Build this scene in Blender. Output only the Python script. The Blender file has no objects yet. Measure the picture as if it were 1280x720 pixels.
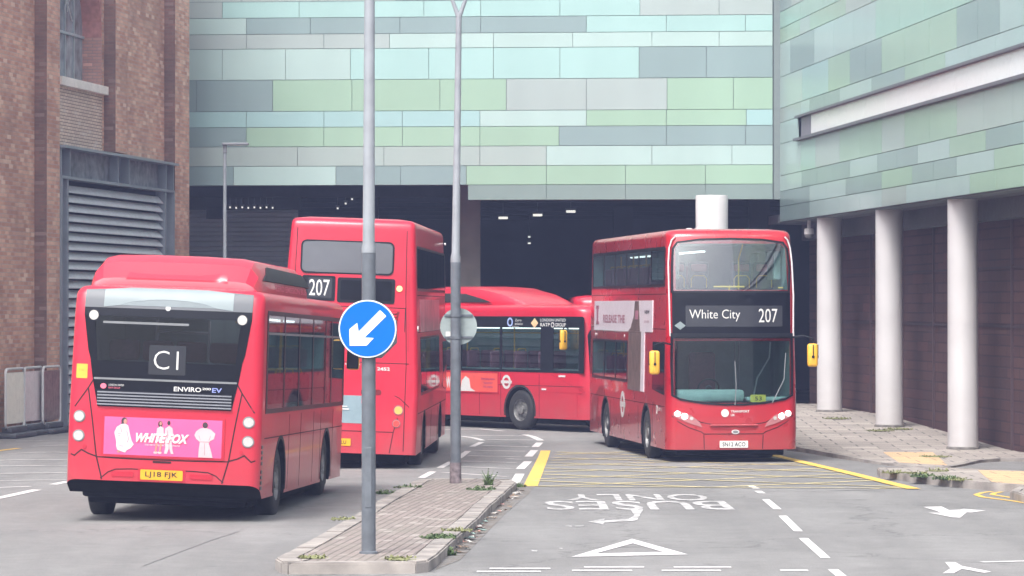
EXPO = 1.07; HAZE = 0.0015; VEIL_COL = (.45,.53,.9,1)  # HAZE: density of the added veil that lifts the dark tones
import bpy, bmesh, math, random
from mathutils import Vector, Matrix
random.seed(7)
C = bpy.context.scene.collection
sc = bpy.context.scene
rad = math.radians

# ---------------------------------------------------------------- survey of the place
F, CX, HY, HC = 4300.0, 640.0, 382.0, 2.8      # focal length (px), principal column, horizon row, eye height (m)

def clamp01(t): return max(0.0, min(1.0, t))
def zg(x, y):            # road surface: falls gently towards the garage and away from the brick hall
    return -0.2 * clamp01((y - 46) / 22) * clamp01((x + 9) / 4)
def zp(x, y):            # footway under the colonnade: ramps up from the dropped kerb
    return -0.12 + 0.30 * clamp01((y - 70) / 12)
def gpt(px, py, zf=zg, off=0.0):
    Y = 60.0
    for _ in range(12):
        X = (px - CX) * Y / F
        Y = F * (HC - zf(X, Y) - off) / (py - HY)
    return ((px - CX) * Y / F, Y)

# ---------------------------------------------------------------- materials
MATS = {}
def srgb(r, g, b):
    f = lambda c: (c/255/12.92) if c/255 <= 0.04045 else ((c/255+0.055)/1.055)**2.4
    return (f(r), f(g), f(b))
def nd(nt, t, loc=(0, 0), **kw):
    n = nt.nodes.new(t); n.location = loc
    for k, v in kw.items():
        setattr(n, k, v)
    return n
def base_mat(name):
    m = bpy.data.materials.new(name); m.use_nodes = True
    nt = m.node_tree; p = nt.nodes['Principled BSDF']
    return m, nt, p
def mat(name, col, rough=0.5, metal=0.0, coat=0.0, var=0.08, scale=6.0, bump=0.0, emis=None, estr=0.0, rvar=0.0, spec=None, dirt=0.0):
    if name in MATS: return MATS[name]
    m, nt, p = base_mat(name)
    L = nt.links
    tc = nd(nt, 'ShaderNodeTexCoord'); nz = nd(nt, 'ShaderNodeTexNoise')
    nz.inputs['Scale'].default_value = scale; nz.inputs['Detail'].default_value = 5
    L.new(tc.outputs['Object'], nz.inputs['Vector'])
    mr = nd(nt, 'ShaderNodeMapRange'); mr.inputs['From Min'].default_value = .3; mr.inputs['From Max'].default_value = .7
    mr.inputs['To Min'].default_value = 1 - var; mr.inputs['To Max'].default_value = 1 + var
    L.new(nz.outputs['Fac'], mr.inputs['Value'])
    mx = nd(nt, 'ShaderNodeVectorMath', operation='SCALE'); mx.inputs[0].default_value = col
    L.new(mr.outputs['Result'], mx.inputs['Scale'])
    colout = mx.outputs['Vector']
    if dirt:
        n2 = nd(nt, 'ShaderNodeTexNoise'); n2.inputs['Scale'].default_value = 2.2; n2.inputs['Detail'].default_value = 8
        L.new(tc.outputs['Object'], n2.inputs['Vector'])
        sx = nd(nt, 'ShaderNodeSeparateXYZ'); L.new(tc.outputs['Object'], sx.inputs[0])
        h = nd(nt, 'ShaderNodeMapRange'); h.inputs['From Min'].default_value = 1.3; h.inputs['From Max'].default_value = .25
        h.inputs['To Max'].default_value = dirt
        L.new(sx.outputs['Z'], h.inputs['Value'])
        mm = nd(nt, 'ShaderNodeMath', operation='MULTIPLY'); mm.use_clamp = True
        L.new(h.outputs['Result'], mm.inputs[0]); L.new(n2.outputs['Fac'], mm.inputs[1])
        mix = nd(nt, 'ShaderNodeMixRGB'); mix.inputs['Color2'].default_value = (.16, .13, .12, 1)
        L.new(mm.outputs[0], mix.inputs['Fac']); L.new(colout, mix.inputs['Color1'])
        colout = mix.outputs['Color']
    L.new(colout, p.inputs['Base Color'])
    p.inputs['Roughness'].default_value = rough
    if rvar:
        r2 = nd(nt, 'ShaderNodeMapRange'); r2.inputs['To Min'].default_value = max(0, rough - rvar); r2.inputs['To Max'].default_value = rough + rvar
        L.new(nz.outputs['Fac'], r2.inputs['Value']); L.new(r2.outputs['Result'], p.inputs['Roughness'])
    p.inputs['Metallic'].default_value = metal
    p.inputs['Coat Weight'].default_value = coat
    p.inputs['Coat Roughness'].default_value = 0.04
    if spec is not None: p.inputs['Specular IOR Level'].default_value = spec
    if bump:
        b = nd(nt, 'ShaderNodeBump'); b.inputs['Strength'].default_value = bump; b.inputs['Distance'].default_value = .02
        L.new(nz.outputs['Fac'], b.inputs['Height']); L.new(b.outputs['Normal'], p.inputs['Normal'])
    if emis:
        p.inputs['Emission Color'].default_value = (*emis, 1); p.inputs['Emission Strength'].default_value = estr
    MATS[name] = m
    return m

def brick_mat(name, c1, c2, cm, bw=.225, bh=.075, mortar=.010, rough=.85, big=.25, sooty=(.10, .07, .07), sootamt=.5, pale=None):
    m, nt, p = base_mat(name); L = nt.links
    uv = nd(nt, 'ShaderNodeUVMap'); uv.uv_map = 'UVMap'
    bt = nd(nt, 'ShaderNodeTexBrick')
    bt.inputs['Scale'].default_value = 1; bt.inputs['Brick Width'].default_value = bw; bt.inputs['Row Height'].default_value = bh
    bt.inputs['Mortar Size'].default_value = mortar; bt.inputs['Mortar Smooth'].default_value = .2; bt.inputs['Bias'].default_value = -.1
    bt.inputs['Color1'].default_value = (*c1, 1); bt.inputs['Color2'].default_value = (*c2, 1); bt.inputs['Mortar'].default_value = (*cm, 1)
    L.new(uv.outputs['UV'], bt.inputs['Vector'])
    n = nd(nt, 'ShaderNodeTexNoise'); n.inputs['Scale'].default_value = .55; n.inputs['Detail'].default_value = 9; n.inputs['Roughness'].default_value = .65
    L.new(uv.outputs['UV'], n.inputs['Vector'])
    r = nd(nt, 'ShaderNodeMapRange'); r.inputs['From Min'].default_value = .42; r.inputs['From Max'].default_value = .72; r.inputs['To Max'].default_value = sootamt
    L.new(n.outputs['Fac'], r.inputs['Value'])
    mx = nd(nt, 'ShaderNodeMixRGB'); mx.inputs['Color2'].default_value = (*sooty, 1)
    L.new(r.outputs['Result'], mx.inputs['Fac']); L.new(bt.outputs['Color'], mx.inputs['Color1'])
    out = mx.outputs['Color']
    # single odd bricks, pale or dark
    n2 = nd(nt, 'ShaderNodeTexBrick'); n2.inputs['Scale'].default_value = 1; n2.inputs['Brick Width'].default_value = bw; n2.inputs['Row Height'].default_value = bh
    n2.inputs['Mortar Size'].default_value = 0; n2.inputs['Color1'].default_value = (0, 0, 0, 1); n2.inputs['Color2'].default_value = (1, 1, 1, 1)
    n2.offset = .5
    mp = nd(nt, 'ShaderNodeMapping'); mp.inputs['Location'].default_value = (bw*40, bh*22, 0)
    L.new(uv.outputs['UV'], mp.inputs['Vector']); L.new(mp.outputs[0], n2.inputs['Vector'])
    r2 = nd(nt, 'ShaderNodeMapRange'); r2.inputs['From Min'].default_value = .90; r2.inputs['From Max'].default_value = .97; r2.inputs['To Max'].default_value = .6
    L.new(n2.outputs['Color'], r2.inputs['Value'])
    mx2 = nd(nt, 'ShaderNodeMixRGB'); mx2.inputs['Color2'].default_value = (*(pale or tuple(c*1.8 for c in c1)), 1)
    L.new(r2.outputs['Result'], mx2.inputs['Fac']); L.new(out, mx2.inputs['Color1'])
    L.new(mx2.outputs['Color'], p.inputs['Base Color'])
    p.inputs['Roughness'].default_value = rough
    b = nd(nt, 'ShaderNodeBump'); b.inputs['Strength'].default_value = .5; b.inputs['Distance'].default_value = .01; b.invert = True
    L.new(bt.outputs['Fac'], b.inputs['Height']); L.new(b.outputs['Normal'], p.inputs['Normal'])
    MATS[name] = m
    return m

def glass_mat(name, tint=(.55, .66, .68), refl=.10):
    m = bpy.data.materials.new(name); m.use_nodes = True; nt = m.node_tree; nt.nodes.clear(); L = nt.links
    o = nd(nt, 'ShaderNodeOutputMaterial'); t = nd(nt, 'ShaderNodeBsdfTransparent'); t.inputs[0].default_value = (*tint, 1)
    g = nd(nt, 'ShaderNodeBsdfGlossy'); g.inputs['Roughness'].default_value = .02; g.inputs['Color'].default_value = (.95, .98, 1, 1)
    fr = nd(nt, 'ShaderNodeFresnel'); fr.inputs[0].default_value = 1.5
    ad = nd(nt, 'ShaderNodeMath', operation='ADD'); ad.inputs[1].default_value = refl; ad.use_clamp = True
    L.new(fr.outputs[0], ad.inputs[0])
    ge = nd(nt, 'ShaderNodeNewGeometry'); sb = nd(nt, 'ShaderNodeMath', operation='SUBTRACT'); sb.inputs[0].default_value = 1; L.new(ge.outputs['Backfacing'], sb.inputs[1])
    ml = nd(nt, 'ShaderNodeMath', operation='MULTIPLY'); L.new(ad.outputs[0], ml.inputs[0]); L.new(sb.outputs[0], ml.inputs[1])
    mx = nd(nt, 'ShaderNodeMixShader'); L.new(ml.outputs[0], mx.inputs[0]); L.new(t.outputs[0], mx.inputs[1]); L.new(g.outputs[0], mx.inputs[2])
    L.new(mx.outputs[0], o.inputs[0]); MATS[name] = m
    return m

# ---------------------------------------------------------------- mesh helpers
XF = [Matrix.Identity(4)]       # lean of a bus body on its springs, applied to mesh data
def link(name, me, m=None, parent=None, smooth=False, sharp=35, xf=True, label=None):
    if xf and parent is not None: me.transform(XF[-1])
    if m is not None:
        for q in (m if isinstance(m, (list, tuple)) else [m]): me.materials.append(q)
    if smooth:
        me.polygons.foreach_set('use_smooth', [True]*len(me.polygons)); me.set_sharp_from_angle(angle=rad(sharp))
    me.update()
    o = bpy.data.objects.new(name, me); C.objects.link(o); o.parent = parent
    if label: o['label'] = label
    return o
def bm_link(name, bm, m=None, parent=None, **kw):
    bmesh.ops.recalc_face_normals(bm, faces=bm.faces) if kw.pop('recalc', True) else None
    me = bpy.data.meshes.new(name); bm.to_mesh(me); bm.free()
    return link(name, me, m, parent, **kw)
def thing(name, label, cat, loc=(0, 0, 0), rz=0.0, group=None):
    o = bpy.data.objects.new(name, None); C.objects.link(o); o.empty_display_size = .3
    o.location = loc; o.rotation_euler = (0, 0, rz); tag(o, label, cat, group); return o
def tag(o, label, cat, group=None):
    o['label'] = label; o['category'] = cat
    if group: o['group'] = group
    return o
def struct(o): o['kind'] = 'structure'; return o

def add_box(bm, x0, x1, y0, y1, z0, z1, mi=0, bev=0.0, M=None):
    r = bmesh.ops.create_cube(bm, size=1)
    vs = r['verts']
    for v in vs:
        v.co = Vector((x0 + (v.co.x+.5)*(x1-x0), y0 + (v.co.y+.5)*(y1-y0), z0 + (v.co.z+.5)*(z1-z0)))
    fs = set(f for v in vs for f in v.link_faces)
    if bev:
        es = set(e for v in vs for e in v.link_edges)
        rr = bmesh.ops.bevel(bm, geom=list(es), offset=bev, segments=2, affect='EDGES', profile=.5)
        fs = set(rr['faces']) | set(f for f in fs if f.is_valid); vs = list(set(v for f in fs for v in f.verts))
    for f in fs: f.material_index = mi
    if M is not None: bmesh.ops.transform(bm, matrix=M, verts=list(vs))
    return vs
def add_tube(bm, pts, r, n=10, mi=0, caps=True):
    pts = [Vector(p) for p in pts]; rs = r if isinstance(r, (list, tuple)) else [r]*len(pts)
    rings = []
    up = None
    for i, p in enumerate(pts):
        d = (pts[min(i+1, len(pts)-1)] - pts[max(i-1, 0)]).normalized()
        if up is None:
            a = Vector((0, 0, 1)) if abs(d.z) < .9 else Vector((1, 0, 0))
            up = d.cross(a).normalized()
        s = (up - d*up.dot(d)).normalized(); up = s; t = d.cross(s)
        rings.append([bm.verts.new(p + (s*math.cos(2*math.pi*k/n) + t*math.sin(2*math.pi*k/n))*rs[i]) for k in range(n)])
    for a, b in zip(rings, rings[1:]):
        for k in range(n):
            f = bm.faces.new((a[k], a[(k+1) % n], b[(k+1) % n], b[k])); f.material_index = mi; f.smooth = True
    if caps:
        for q in (rings[0][::-1], rings[-1]):
            f = bm.faces.new(q); f.material_index = mi
def add_lathe(bm, prof, n=24, M=None, mi=0):      # profile (radius, height) turned about z
    rings = []
    vs = []
    for r, h in prof:
        if r < 1e-6: ring = [bm.verts.new((0, 0, h))]
        else: ring = [bm.verts.new((r*math.cos(2*math.pi*k/n), r*math.sin(2*math.pi*k/n), h)) for k in range(n)]
        rings.append(ring); vs += ring
    for a, b in zip(rings, rings[1:]):
        for k in range(n):
            q = [a[k % len(a)], a[(k+1) % len(a)], b[(k+1) % len(b)], b[k % len(b)]]
            q2 = []
            for v in q:
                if v not in q2: q2.append(v)
            if len(q2) > 2:
                f = bm.faces.new(q2); f.material_index = mi
    if M is not None: bmesh.ops.transform(bm, matrix=M, verts=vs)
    return vs
def box_uv(me):
    uv = me.uv_layers.new(name='UVMap')
    for p in me.polygons:
        n = p.normal
        for li in p.loop_indices:
            co = me.vertices[me.loops[li].vertex_index].co
            if abs(n.z) > .7: uv.data[li].uv = (co.x, co.y)
            else:
                t = Vector((-n.y, n.x, 0)).normalized()
                uv.data[li].uv = (co.x*t.x + co.y*t.y, co.z)

# surfaces: f(u, v) -> point, outward normal = du x dv
def plane(o, u, v):
    o, u, v = Vector(o), Vector(u), Vector(v)
    return lambda a, b: o + u*a + v*b
def snormal(S, u, v, h=.004):
    return (S(u+h, v) - S(u-h, v)).cross(S(u, v+h) - S(u, v-h)).normalized()
def rrect(u0, v0, u1, v1, r=.03, n=4):
    out = []
    r = min(r, abs(u1-u0)/2-1e-4, abs(v1-v0)/2-1e-4)
    for cx, cy, a0 in ((u1-r, v1-r, 0), (u0+r, v1-r, 90), (u0+r, v0+r, 180), (u1-r, v0+r, 270)):
        for k in range(n+1):
            a = rad(a0 + 90*k/n); out.append((cx + r*math.cos(a), cy + r*math.sin(a)))
    return out
def circ(u, v, r, n=20, ry=None):
    return [(u + r*math.cos(2*math.pi*k/n), v + (ry or r)*math.sin(2*math.pi*k/n)) for k in range(n)]
def area2(p): return sum(a[0]*b[1]-b[0]*a[1] for a, b in zip(p, p[1:]+p[:1]))
def stroke(pts, w, closed=False):            # polyline -> quads, one polygon per segment, mitred
    P = [Vector(p).to_2d() for p in pts]; n = len(P); L_, R_ = [], []
    for i in range(n):
        a = P[i-1] if (i > 0 or closed) else None; b = P[(i+1) % n] if (i < n-1 or closed) else None
        d1 = (P[i]-a).normalized() if a is not None else None; d2 = (b-P[i]).normalized() if b is not None else None
        d = ((d1 or d2) + (d2 or d1)).normalized(); nn = Vector((-d.y, d.x)); k = 1/max(.4, nn.dot(Vector((-(d1 or d2).y, (d1 or d2).x))))
        L_.append(P[i]+nn*w/2*k); R_.append(P[i]-nn*w/2*k)
    m = n if closed else n-1
    return [[tuple(R_[i]), tuple(R_[(i+1) % n]), tuple(L_[(i+1) % n]), tuple(L_[i])] for i in range(m)]
def patch(name, polys, S, m, parent=None, off=.006, thick=None, grid=.25, smooth=True, mis=None, **kw):
    """outline polygons in surface coordinates -> a thin solid laid on the surface S"""
    if polys and not isinstance(polys[0][0], (tuple, list)): polys = [polys]
    thick = thick if thick is not None else off + .012
    bm = bmesh.new()
    for i, p in enumerate(polys):
        if area2(list(p)) < 0: p = list(p)[::-1]
        f = bm.faces.new([bm.verts.new((a, b, 0)) for a, b in p])
        if mis: f.material_index = mis[i]
    bm.normal_update()
    if grid:
        us = [v.co.x for v in bm.verts]; vs = [v.co.y for v in bm.verts]
        for ax, lo, hi in ((0, min(us), max(us)), (1, min(vs), max(vs))):
            k = math.floor(lo/grid)+1
            while k*grid < hi:
                co = [0, 0, 0]; no = [0, 0, 0]; co[ax] = k*grid; no[ax] = 1
                bmesh.ops.bisect_plane(bm, geom=bm.verts[:]+bm.edges[:]+bm.faces[:], plane_co=co, plane_no=no, dist=1e-5); k += 1
    bmesh.ops.triangulate(bm, faces=[f for f in bm.faces if len(f.verts) > 4])
    r = bmesh.ops.extrude_face_region(bm, geom=bm.faces[:])
    top = set(g for g in r['geom'] if isinstance(g, bmesh.types.BMVert))
    for v in bm.verts:
        u, w = v.co.x, v.co.y
        v.co = S(u, w) + snormal(S, u, w)*(off if v in top else off-thick)
    return bm_link(name, bm, m, parent, smooth=smooth, **kw)
def text_polys(s, off=0.0, shear=0.0, space=1.0):
    cu = bpy.data.curves.new('lettering', 'FONT'); cu.body = s; cu.offset = off; cu.shear = shear; cu.space_character = space; cu.resolution_u = 3
    o = bpy.data.objects.new('lettering', cu); C.objects.link(o)
    dg = bpy.context.evaluated_depsgraph_get(); dg.update()
    me = bpy.data.meshes.new_from_object(o.evaluated_get(dg))
    bpy.data.objects.remove(o); bpy.data.curves.remove(cu)
    return me
def lettering(s, box, S, m, parent=None, off=.008, bold=0.0, shear=0.0, flip=False, name='lettering', space=1.0, xf=True):
    me = text_polys(s, bold, shear, space)
    xs = [v.co.x for v in me.vertices]; ys = [v.co.y for v in me.vertices]
    x0, x1, y0, y1 = min(xs), max(xs), min(ys), max(ys)
    u0, v0, u1, v1 = box
    for v in me.vertices:
        a, b = (v.co.x-x0)/(x1-x0), (v.co.y-y0)/(y1-y0)
        if flip: a, b = 1-a, 1-b
        u, w = u0+a*(u1-u0), v0+b*(v1-v0)
        v.co = S(u, w) + snormal(S, u, w)*off
    return link(name, me, m, parent, xf=xf)
def boolean_cut(o, cutter_bm):
    me = bpy.data.meshes.new('cut'); bmesh.ops.recalc_face_normals(cutter_bm, faces=cutter_bm.faces); cutter_bm.to_mesh(me); cutter_bm.free()
    c = bpy.data.objects.new('cut', me); C.objects.link(c)
    md = o.modifiers.new('b', 'BOOLEAN'); md.object = c; md.operation = 'DIFFERENCE'; md.solver = 'EXACT'
    dg = bpy.context.evaluated_depsgraph_get(); dg.update()
    new = bpy.data.meshes.new_from_object(o.evaluated_get(dg))
    o.modifiers.clear(); old = o.data; o.data = new
    bpy.data.objects.remove(c); bpy.data.meshes.remove(me)
    return o
RED   = mat('bus_red_paint', (.54, .016, .042), .36, coat=.30, var=.05, scale=3, rvar=.03, dirt=.55)
RED2  = mat('bus_dark_red_paint', (.43, .012, .024), .28, coat=.6, var=.06, scale=3, rvar=.03, dirt=.55)
RED3  = mat('moulded_red_panel', (.45, .014, .036), .34, coat=.4, var=.05, scale=3)
BLK   = mat('black_trim', (.010, .011, .015), .32, spec=.3, var=.2)
RUB   = mat('rubber', (.022, .022, .024), .75, var=.25, scale=20)
UNDER = mat('chassis_black', (.010, .010, .013), .95, var=.3, spec=.1)
INT   = mat('bus_interior_lining', (.19, .25, .25), .7, var=.2, scale=2)
DGL   = mat('dark_bus_glass', (.012, .016, .021), .035, var=.3, scale=1.2, spec=.4)
BGL   = mat('black_bus_glass', (.007, .008, .012), .05, var=.2, scale=1.2, spec=.25)
TGL   = mat('tinted_saloon_glass', (.05, .068, .07), .04, var=.35, scale=1.6, spec=.6)
LGL   = mat('silvered_rear_glass', (.095, .10, .115), .06, var=.15, scale=1.2, spec=.8)
WSG   = glass_mat('windscreen_glass', (.80, .90, .90), .13)
SGL   = glass_mat('saloon_window_glass', (.72, .82, .83), .03)
RGL   = glass_mat('dark_rear_glass', (.50, .53, .58), .0)
WSL   = glass_mat('lower_windscreen_glass', (.70, .80, .80), .015)
WHT   = mat('white_vinyl', (.62, .62, .62), .45, var=.03)
WTXT  = mat('white_display_dots', (.62, .62, .62), .5, var=.02)
SLAMP = mat('saloon_lamp', (.8, .8, .78), .4, emis=(1, .98, .94), estr=1.5)
GRYD  = mat('display_grey_screen', (.040, .043, .052), .12, var=.08)
SILV  = mat('wheel_silver', (.20, .20, .20), .5, metal=.4, var=.5, scale=9)
LENSW = mat('clear_lamp_lens', (.50, .48, .46), .12, coat=.5, var=.1, scale=40)
LENSR = mat('red_lamp_lens', (.6, .02, .03), .15, coat=.5)
LENSO = mat('amber_lamp_lens', (.7, .18, .05), .15, coat=.3, emis=(1, .30, .08), estr=.8)
LENSG = mat('glowing_red_lamp_lens', (.6, .03, .03), .15, coat=.3, emis=(1, .10, .08), estr=.45)
LAMP  = mat('headlamp_bulb', (.9, .9, .88), .2, emis=(1, .97, .9), estr=5)
YEL   = mat('yellow_plastic', (.80, .44, .04), .38, coat=.3, var=.05)
YPL   = mat('yellow_plate', (.72, .37, .02), .35, var=.03)
WPL   = mat('white_plate', (.75, .75, .73), .35, var=.03)
INK   = mat('plate_ink', (.02, .02, .03), .4)
GREY  = mat('mid_grey_plastic', (.18, .19, .20), .4, var=.1)
PALE  = mat('pale_reflection_and_logo_silver', (.19, .235, .25), .45, var=.06, scale=2)  # painted sky reflection on the rear glass, also the logo silver
PALE2 = mat('grey_reflection_tone', (.085, .095, .11), .45, var=.06, scale=2)
PINK  = mat('pink_poster', (.78, .10, .27), .4, var=.12, scale=1.5)
PINKR = mat('pink_white_cloth_print', (.60, .52, .55), .45, var=.06)
BEIG  = mat('beige_cloth_print', (.60, .43, .45), .45, var=.06)
SKIN  = mat('skin_print', (.45, .22, .18), .5)
HAIR  = mat('dark_hair_print', (.05, .03, .04), .5)
BLUE  = mat('roundel_blue', (.02, .05, .32), .4)
REDP  = mat('red_poster', (.74, .10, .08), .4, var=.12, scale=2)
PURP  = mat('purple_print', (.20, .04, .20), .4)
GBLU  = mat('grey_blue_poster', (.22, .30, .34), .4, var=.06)
PNKS  = mat('pink_print', (.75, .15, .22), .4)
POSTW = mat('pale_lilac_poster', (.66, .62, .68), .4, var=.05)
MAROO = mat('maroon_print', (.38, .16, .22), .4)
BRWN  = mat('brown_dress_print', (.14, .10, .09), .45, var=.35, scale=5)
LINE  = mat('panel_gap', (.030, .004, .008), .7, var=.1)
TEAL  = mat('pale_dashboard', (.42, .52, .52), .5, var=.1)
SEATM = mat('seat_moquette', (.20, .06, .09), .85, var=.25, scale=25)
SILTR = mat('silver_strip', (.62, .60, .62), .3, var=.05)
GOLD  = mat('pale_gold_print', (.75, .52, .30), .4)
# ---------------------------------------------------------------- buses (local: +x = bus's right side, +y = forward)
class Body: pass
def make_body(L, W, H, z0, tumble, rin, fin, rr=.16, rf=.22, rb=.03, fb=.10, e=.14, er=.16, ef=.18, zs=None):
    B = Body(); B.L, B.W, B.H, B.z0 = L, W, H, z0
    def edge(z, e_): 
        t = z-(H-e_)
        return 0 if t <= 0 else e_ - math.sqrt(max(0, e_*e_ - t*t))
    B.half = lambda z: W/2 - tumble(z) - edge(z, e)
    B.yr = lambda z: -L/2 + rin(z) + edge(z, er)
    B.yf = lambda z: L/2 - fin(z) - edge(z, ef)
    def corner(u, w, r):
        d = abs(u)-(w-r)
        return 0 if d <= 0 else r - math.sqrt(max(0, r*r - min(d, r)**2))
    def rear(u, z):
        w = B.half(z); return Vector((u, B.yr(z) + rb*min(1, abs(u)/w)**2 + corner(u, w, rr), z))
    def front(u, z):
        w = B.half(z); return Vector((-u, B.yf(z) - fb*min(1, abs(u)/w)**2 - corner(u, w, rf), z))
    B.rear, B.front = rear, front
    B.right = lambda y, z: Vector((B.half(z), y, z))
    B.left = lambda y, z: Vector((-B.half(z), -y, z))
    def ring(z):
        w = B.half(z); pts = []
        us = [w-rr+rr*math.sin(rad(a)) for a in (90, 75, 60, 45, 30, 15, 0)]
        mid = [(w-rr)*t for t in (.66, .33)]
        for u in [-q for q in us+mid] + [0] + (us+mid)[::-1]: pts.append(rear(u, z))
        us = [w-rf+rf*math.sin(rad(a)) for a in (90, 75, 60, 45, 30, 15, 0)]; mid = [(w-rf)*t for t in (.66, .33)]
        for u in [-q for q in us+mid] + [0] + (us+mid)[::-1]: pts.append(front(u, z))
        return pts
    n = zs or 26
    top0 = H - max(e, er, ef)
    lev = [z0 + (top0-z0)*k/n for k in range(n+1)] + [top0 + (H-top0)*math.sin(rad(90*k/7)) for k in range(1, 8)]
    bm = bmesh.new(); rings = []
    for z in lev: rings.append([bm.verts.new(p) for p in ring(z)])
    cen = Vector((0, (B.yf(H)+B.yr(H))/2, H))
    last = [bm.verts.new(Vector((v.co.x*.82, cen.y+(v.co.y-cen.y)*.965, H+.025))) for v in rings[-1]]
    rings.append(last)
    m = len(rings[0])
    for a, b in zip(rings, rings[1:]):
        for k in range(m): bm.faces.new((a[k], a[(k+1) % m], b[(k+1) % m], b[k]))
    bm.faces.new(rings[0][::-1]); bm.faces.new(rings[-1])
    bmesh.ops.recalc_face_normals(bm, faces=bm.faces)
    B.bm = bm
    return B
def arch_cutter(bm, y, w, r=.575, zc=.47, depth=.48):
    for s in (-1, 1):
        n = 28; rows = []
        for x in (s*(w+.3), s*(w-depth)):
            rows.append([bm.verts.new((x, y + r*math.cos(2*math.pi*k/n), zc + r*math.sin(2*math.pi*k/n))) for k in range(n)])
        for k in range(n): bm.faces.new((rows[0][k], rows[0][(k+1) % n], rows[1][(k+1) % n], rows[1][k]))
        bm.faces.new(rows[0]); bm.faces.new(rows[1][::-1])
def prism_cutter(bm, poly, axis, a, b):          # poly in (u, z); axis 'y' (x=u) or 'x' (y=u)
    f = (lambda u, z, t: (u, t, z)) if axis == 'y' else (lambda u, z, t: (t, u, z))
    A = [bm.verts.new(f(u, z, a)) for u, z in poly]; Bv = [bm.verts.new(f(u, z, b)) for u, z in poly]
    n = len(poly)
    for k in range(n): bm.faces.new((A[k], A[(k+1) % n], Bv[(k+1) % n], Bv[k]))
    bm.faces.new(A); bm.faces.new(Bv[::-1])
def finish_body(B, name, paint, root, cuts):
    """link the shell, cut arches and openings, give the cut faces the lining"""
    me = bpy.data.meshes.new(name); B.bm.to_mesh(me); B.bm.free()
    o = bpy.data.objects.new(name, me); C.objects.link(o)
    for c_ in (cuts if isinstance(cuts, list) else [cuts]): boolean_cut(o, c_)
    me = o.data
    for q in (paint, UNDER, INT): me.materials.append(q)
    for p in me.polygons:
        c = p.center; n = p.normal
        w = B.half(max(B.z0, min(B.H, c.z)))
        inside = abs(c.x) < w-.03 and c.y > B.yr(c.z)+.35 and c.y < B.yf(c.z)-.45 and c.z < B.H-.2
        wall = abs(c.x) < w-.03 and (abs(n.z) > .9 or abs(n.x) > .9) and c.z < B.H-.2 and B.yr(c.z)+.3 < c.y < B.yf(c.z)-.2
        p.material_index = (2 if c.z > 1.16 else 1) if (inside or wall) else 1 if (c.z < B.z0+.005 or (n.z < -.25 and c.z < .5)) else 0
    me.transform(XF[-1]); me.polygons.foreach_set('use_smooth', [True]*len(me.polygons)); me.set_sharp_from_angle(angle=rad(28))
    o.parent = root
    return o

def wheel_meshes():
    bm = bmesh.new()
    prof = [(.27, -.13), (.40, -.14), (.455, -.125), (.48, -.09), (.485, 0), (.48, .09), (.455, .125), (.40, .14), (.27, .13)]
    R = Matrix.Rotation(rad(90), 4, 'Y')
    add_lathe(bm, prof, 32, R)
    bm2 = bmesh.new()
    add_lathe(bm2, [(.28, .128), (.27, .118), (.265, .06), (.20, .05), (.185, .07), (.11, .075), (.105, .125), (.05, .14), (0, .14)], 32, R)
    for k in range(10):
        a = 2*math.pi*k/10; M = R @ Matrix.Translation((.15*math.cos(a), .15*math.sin(a), .07))
        add_lathe(bm2, [(.017, 0), (.017, .03), (0, .032)], 6, M)
    out = []
    for b in (bm, bm2):
        bmesh.ops.recalc_face_normals(b, faces=b.faces); me = bpy.data.meshes.new('wheel'); b.to_mesh(me); b.free()
        me.polygons.foreach_set('use_smooth', [True]*len(me.polygons)); me.set_sharp_from_angle(angle=rad(40)); out.append(me)
    out[0].materials.append(RUB); out[1].materials.append(SILV)
    return out
WHEEL = wheel_meshes()
def add_wheels(root, axles, w, twist=0.0):
    for y in axles:
        for s in (1, -1):
            t = bpy.data.objects.new('wheel', WHEEL[0]); C.objects.link(t); t.parent = root
            t.location = (s*(w-.15), y, .485); t.rotation_euler = (rad(random.uniform(0, 90)), 0, rad(180) if s < 0 else 0)
            r = bpy.data.objects.new('rim', WHEEL[1]); C.objects.link(r); r.parent = t
def underbody(root, B, axles, ground=.16):
    bm = bmesh.new()
    add_box(bm, -B.W/2+.22, B.W/2-.22, -B.L/2+.55, B.L/2-.4, ground, B.z0+.10, bev=.03)  # underbody hung low to darken the gap above the road
    for y in axles: add_tube(bm, [(-B.W/2+.2, y, .48), (B.W/2-.2, y, .48)], .09)
    add_box(bm, -B.W/2+.1, B.W/2-.1, min(axles)+.8, max(axles)-.9, ground+.02, B.z0+.08, bev=.03)
    bm_link('underbody', bm, UNDER, root)
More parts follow.
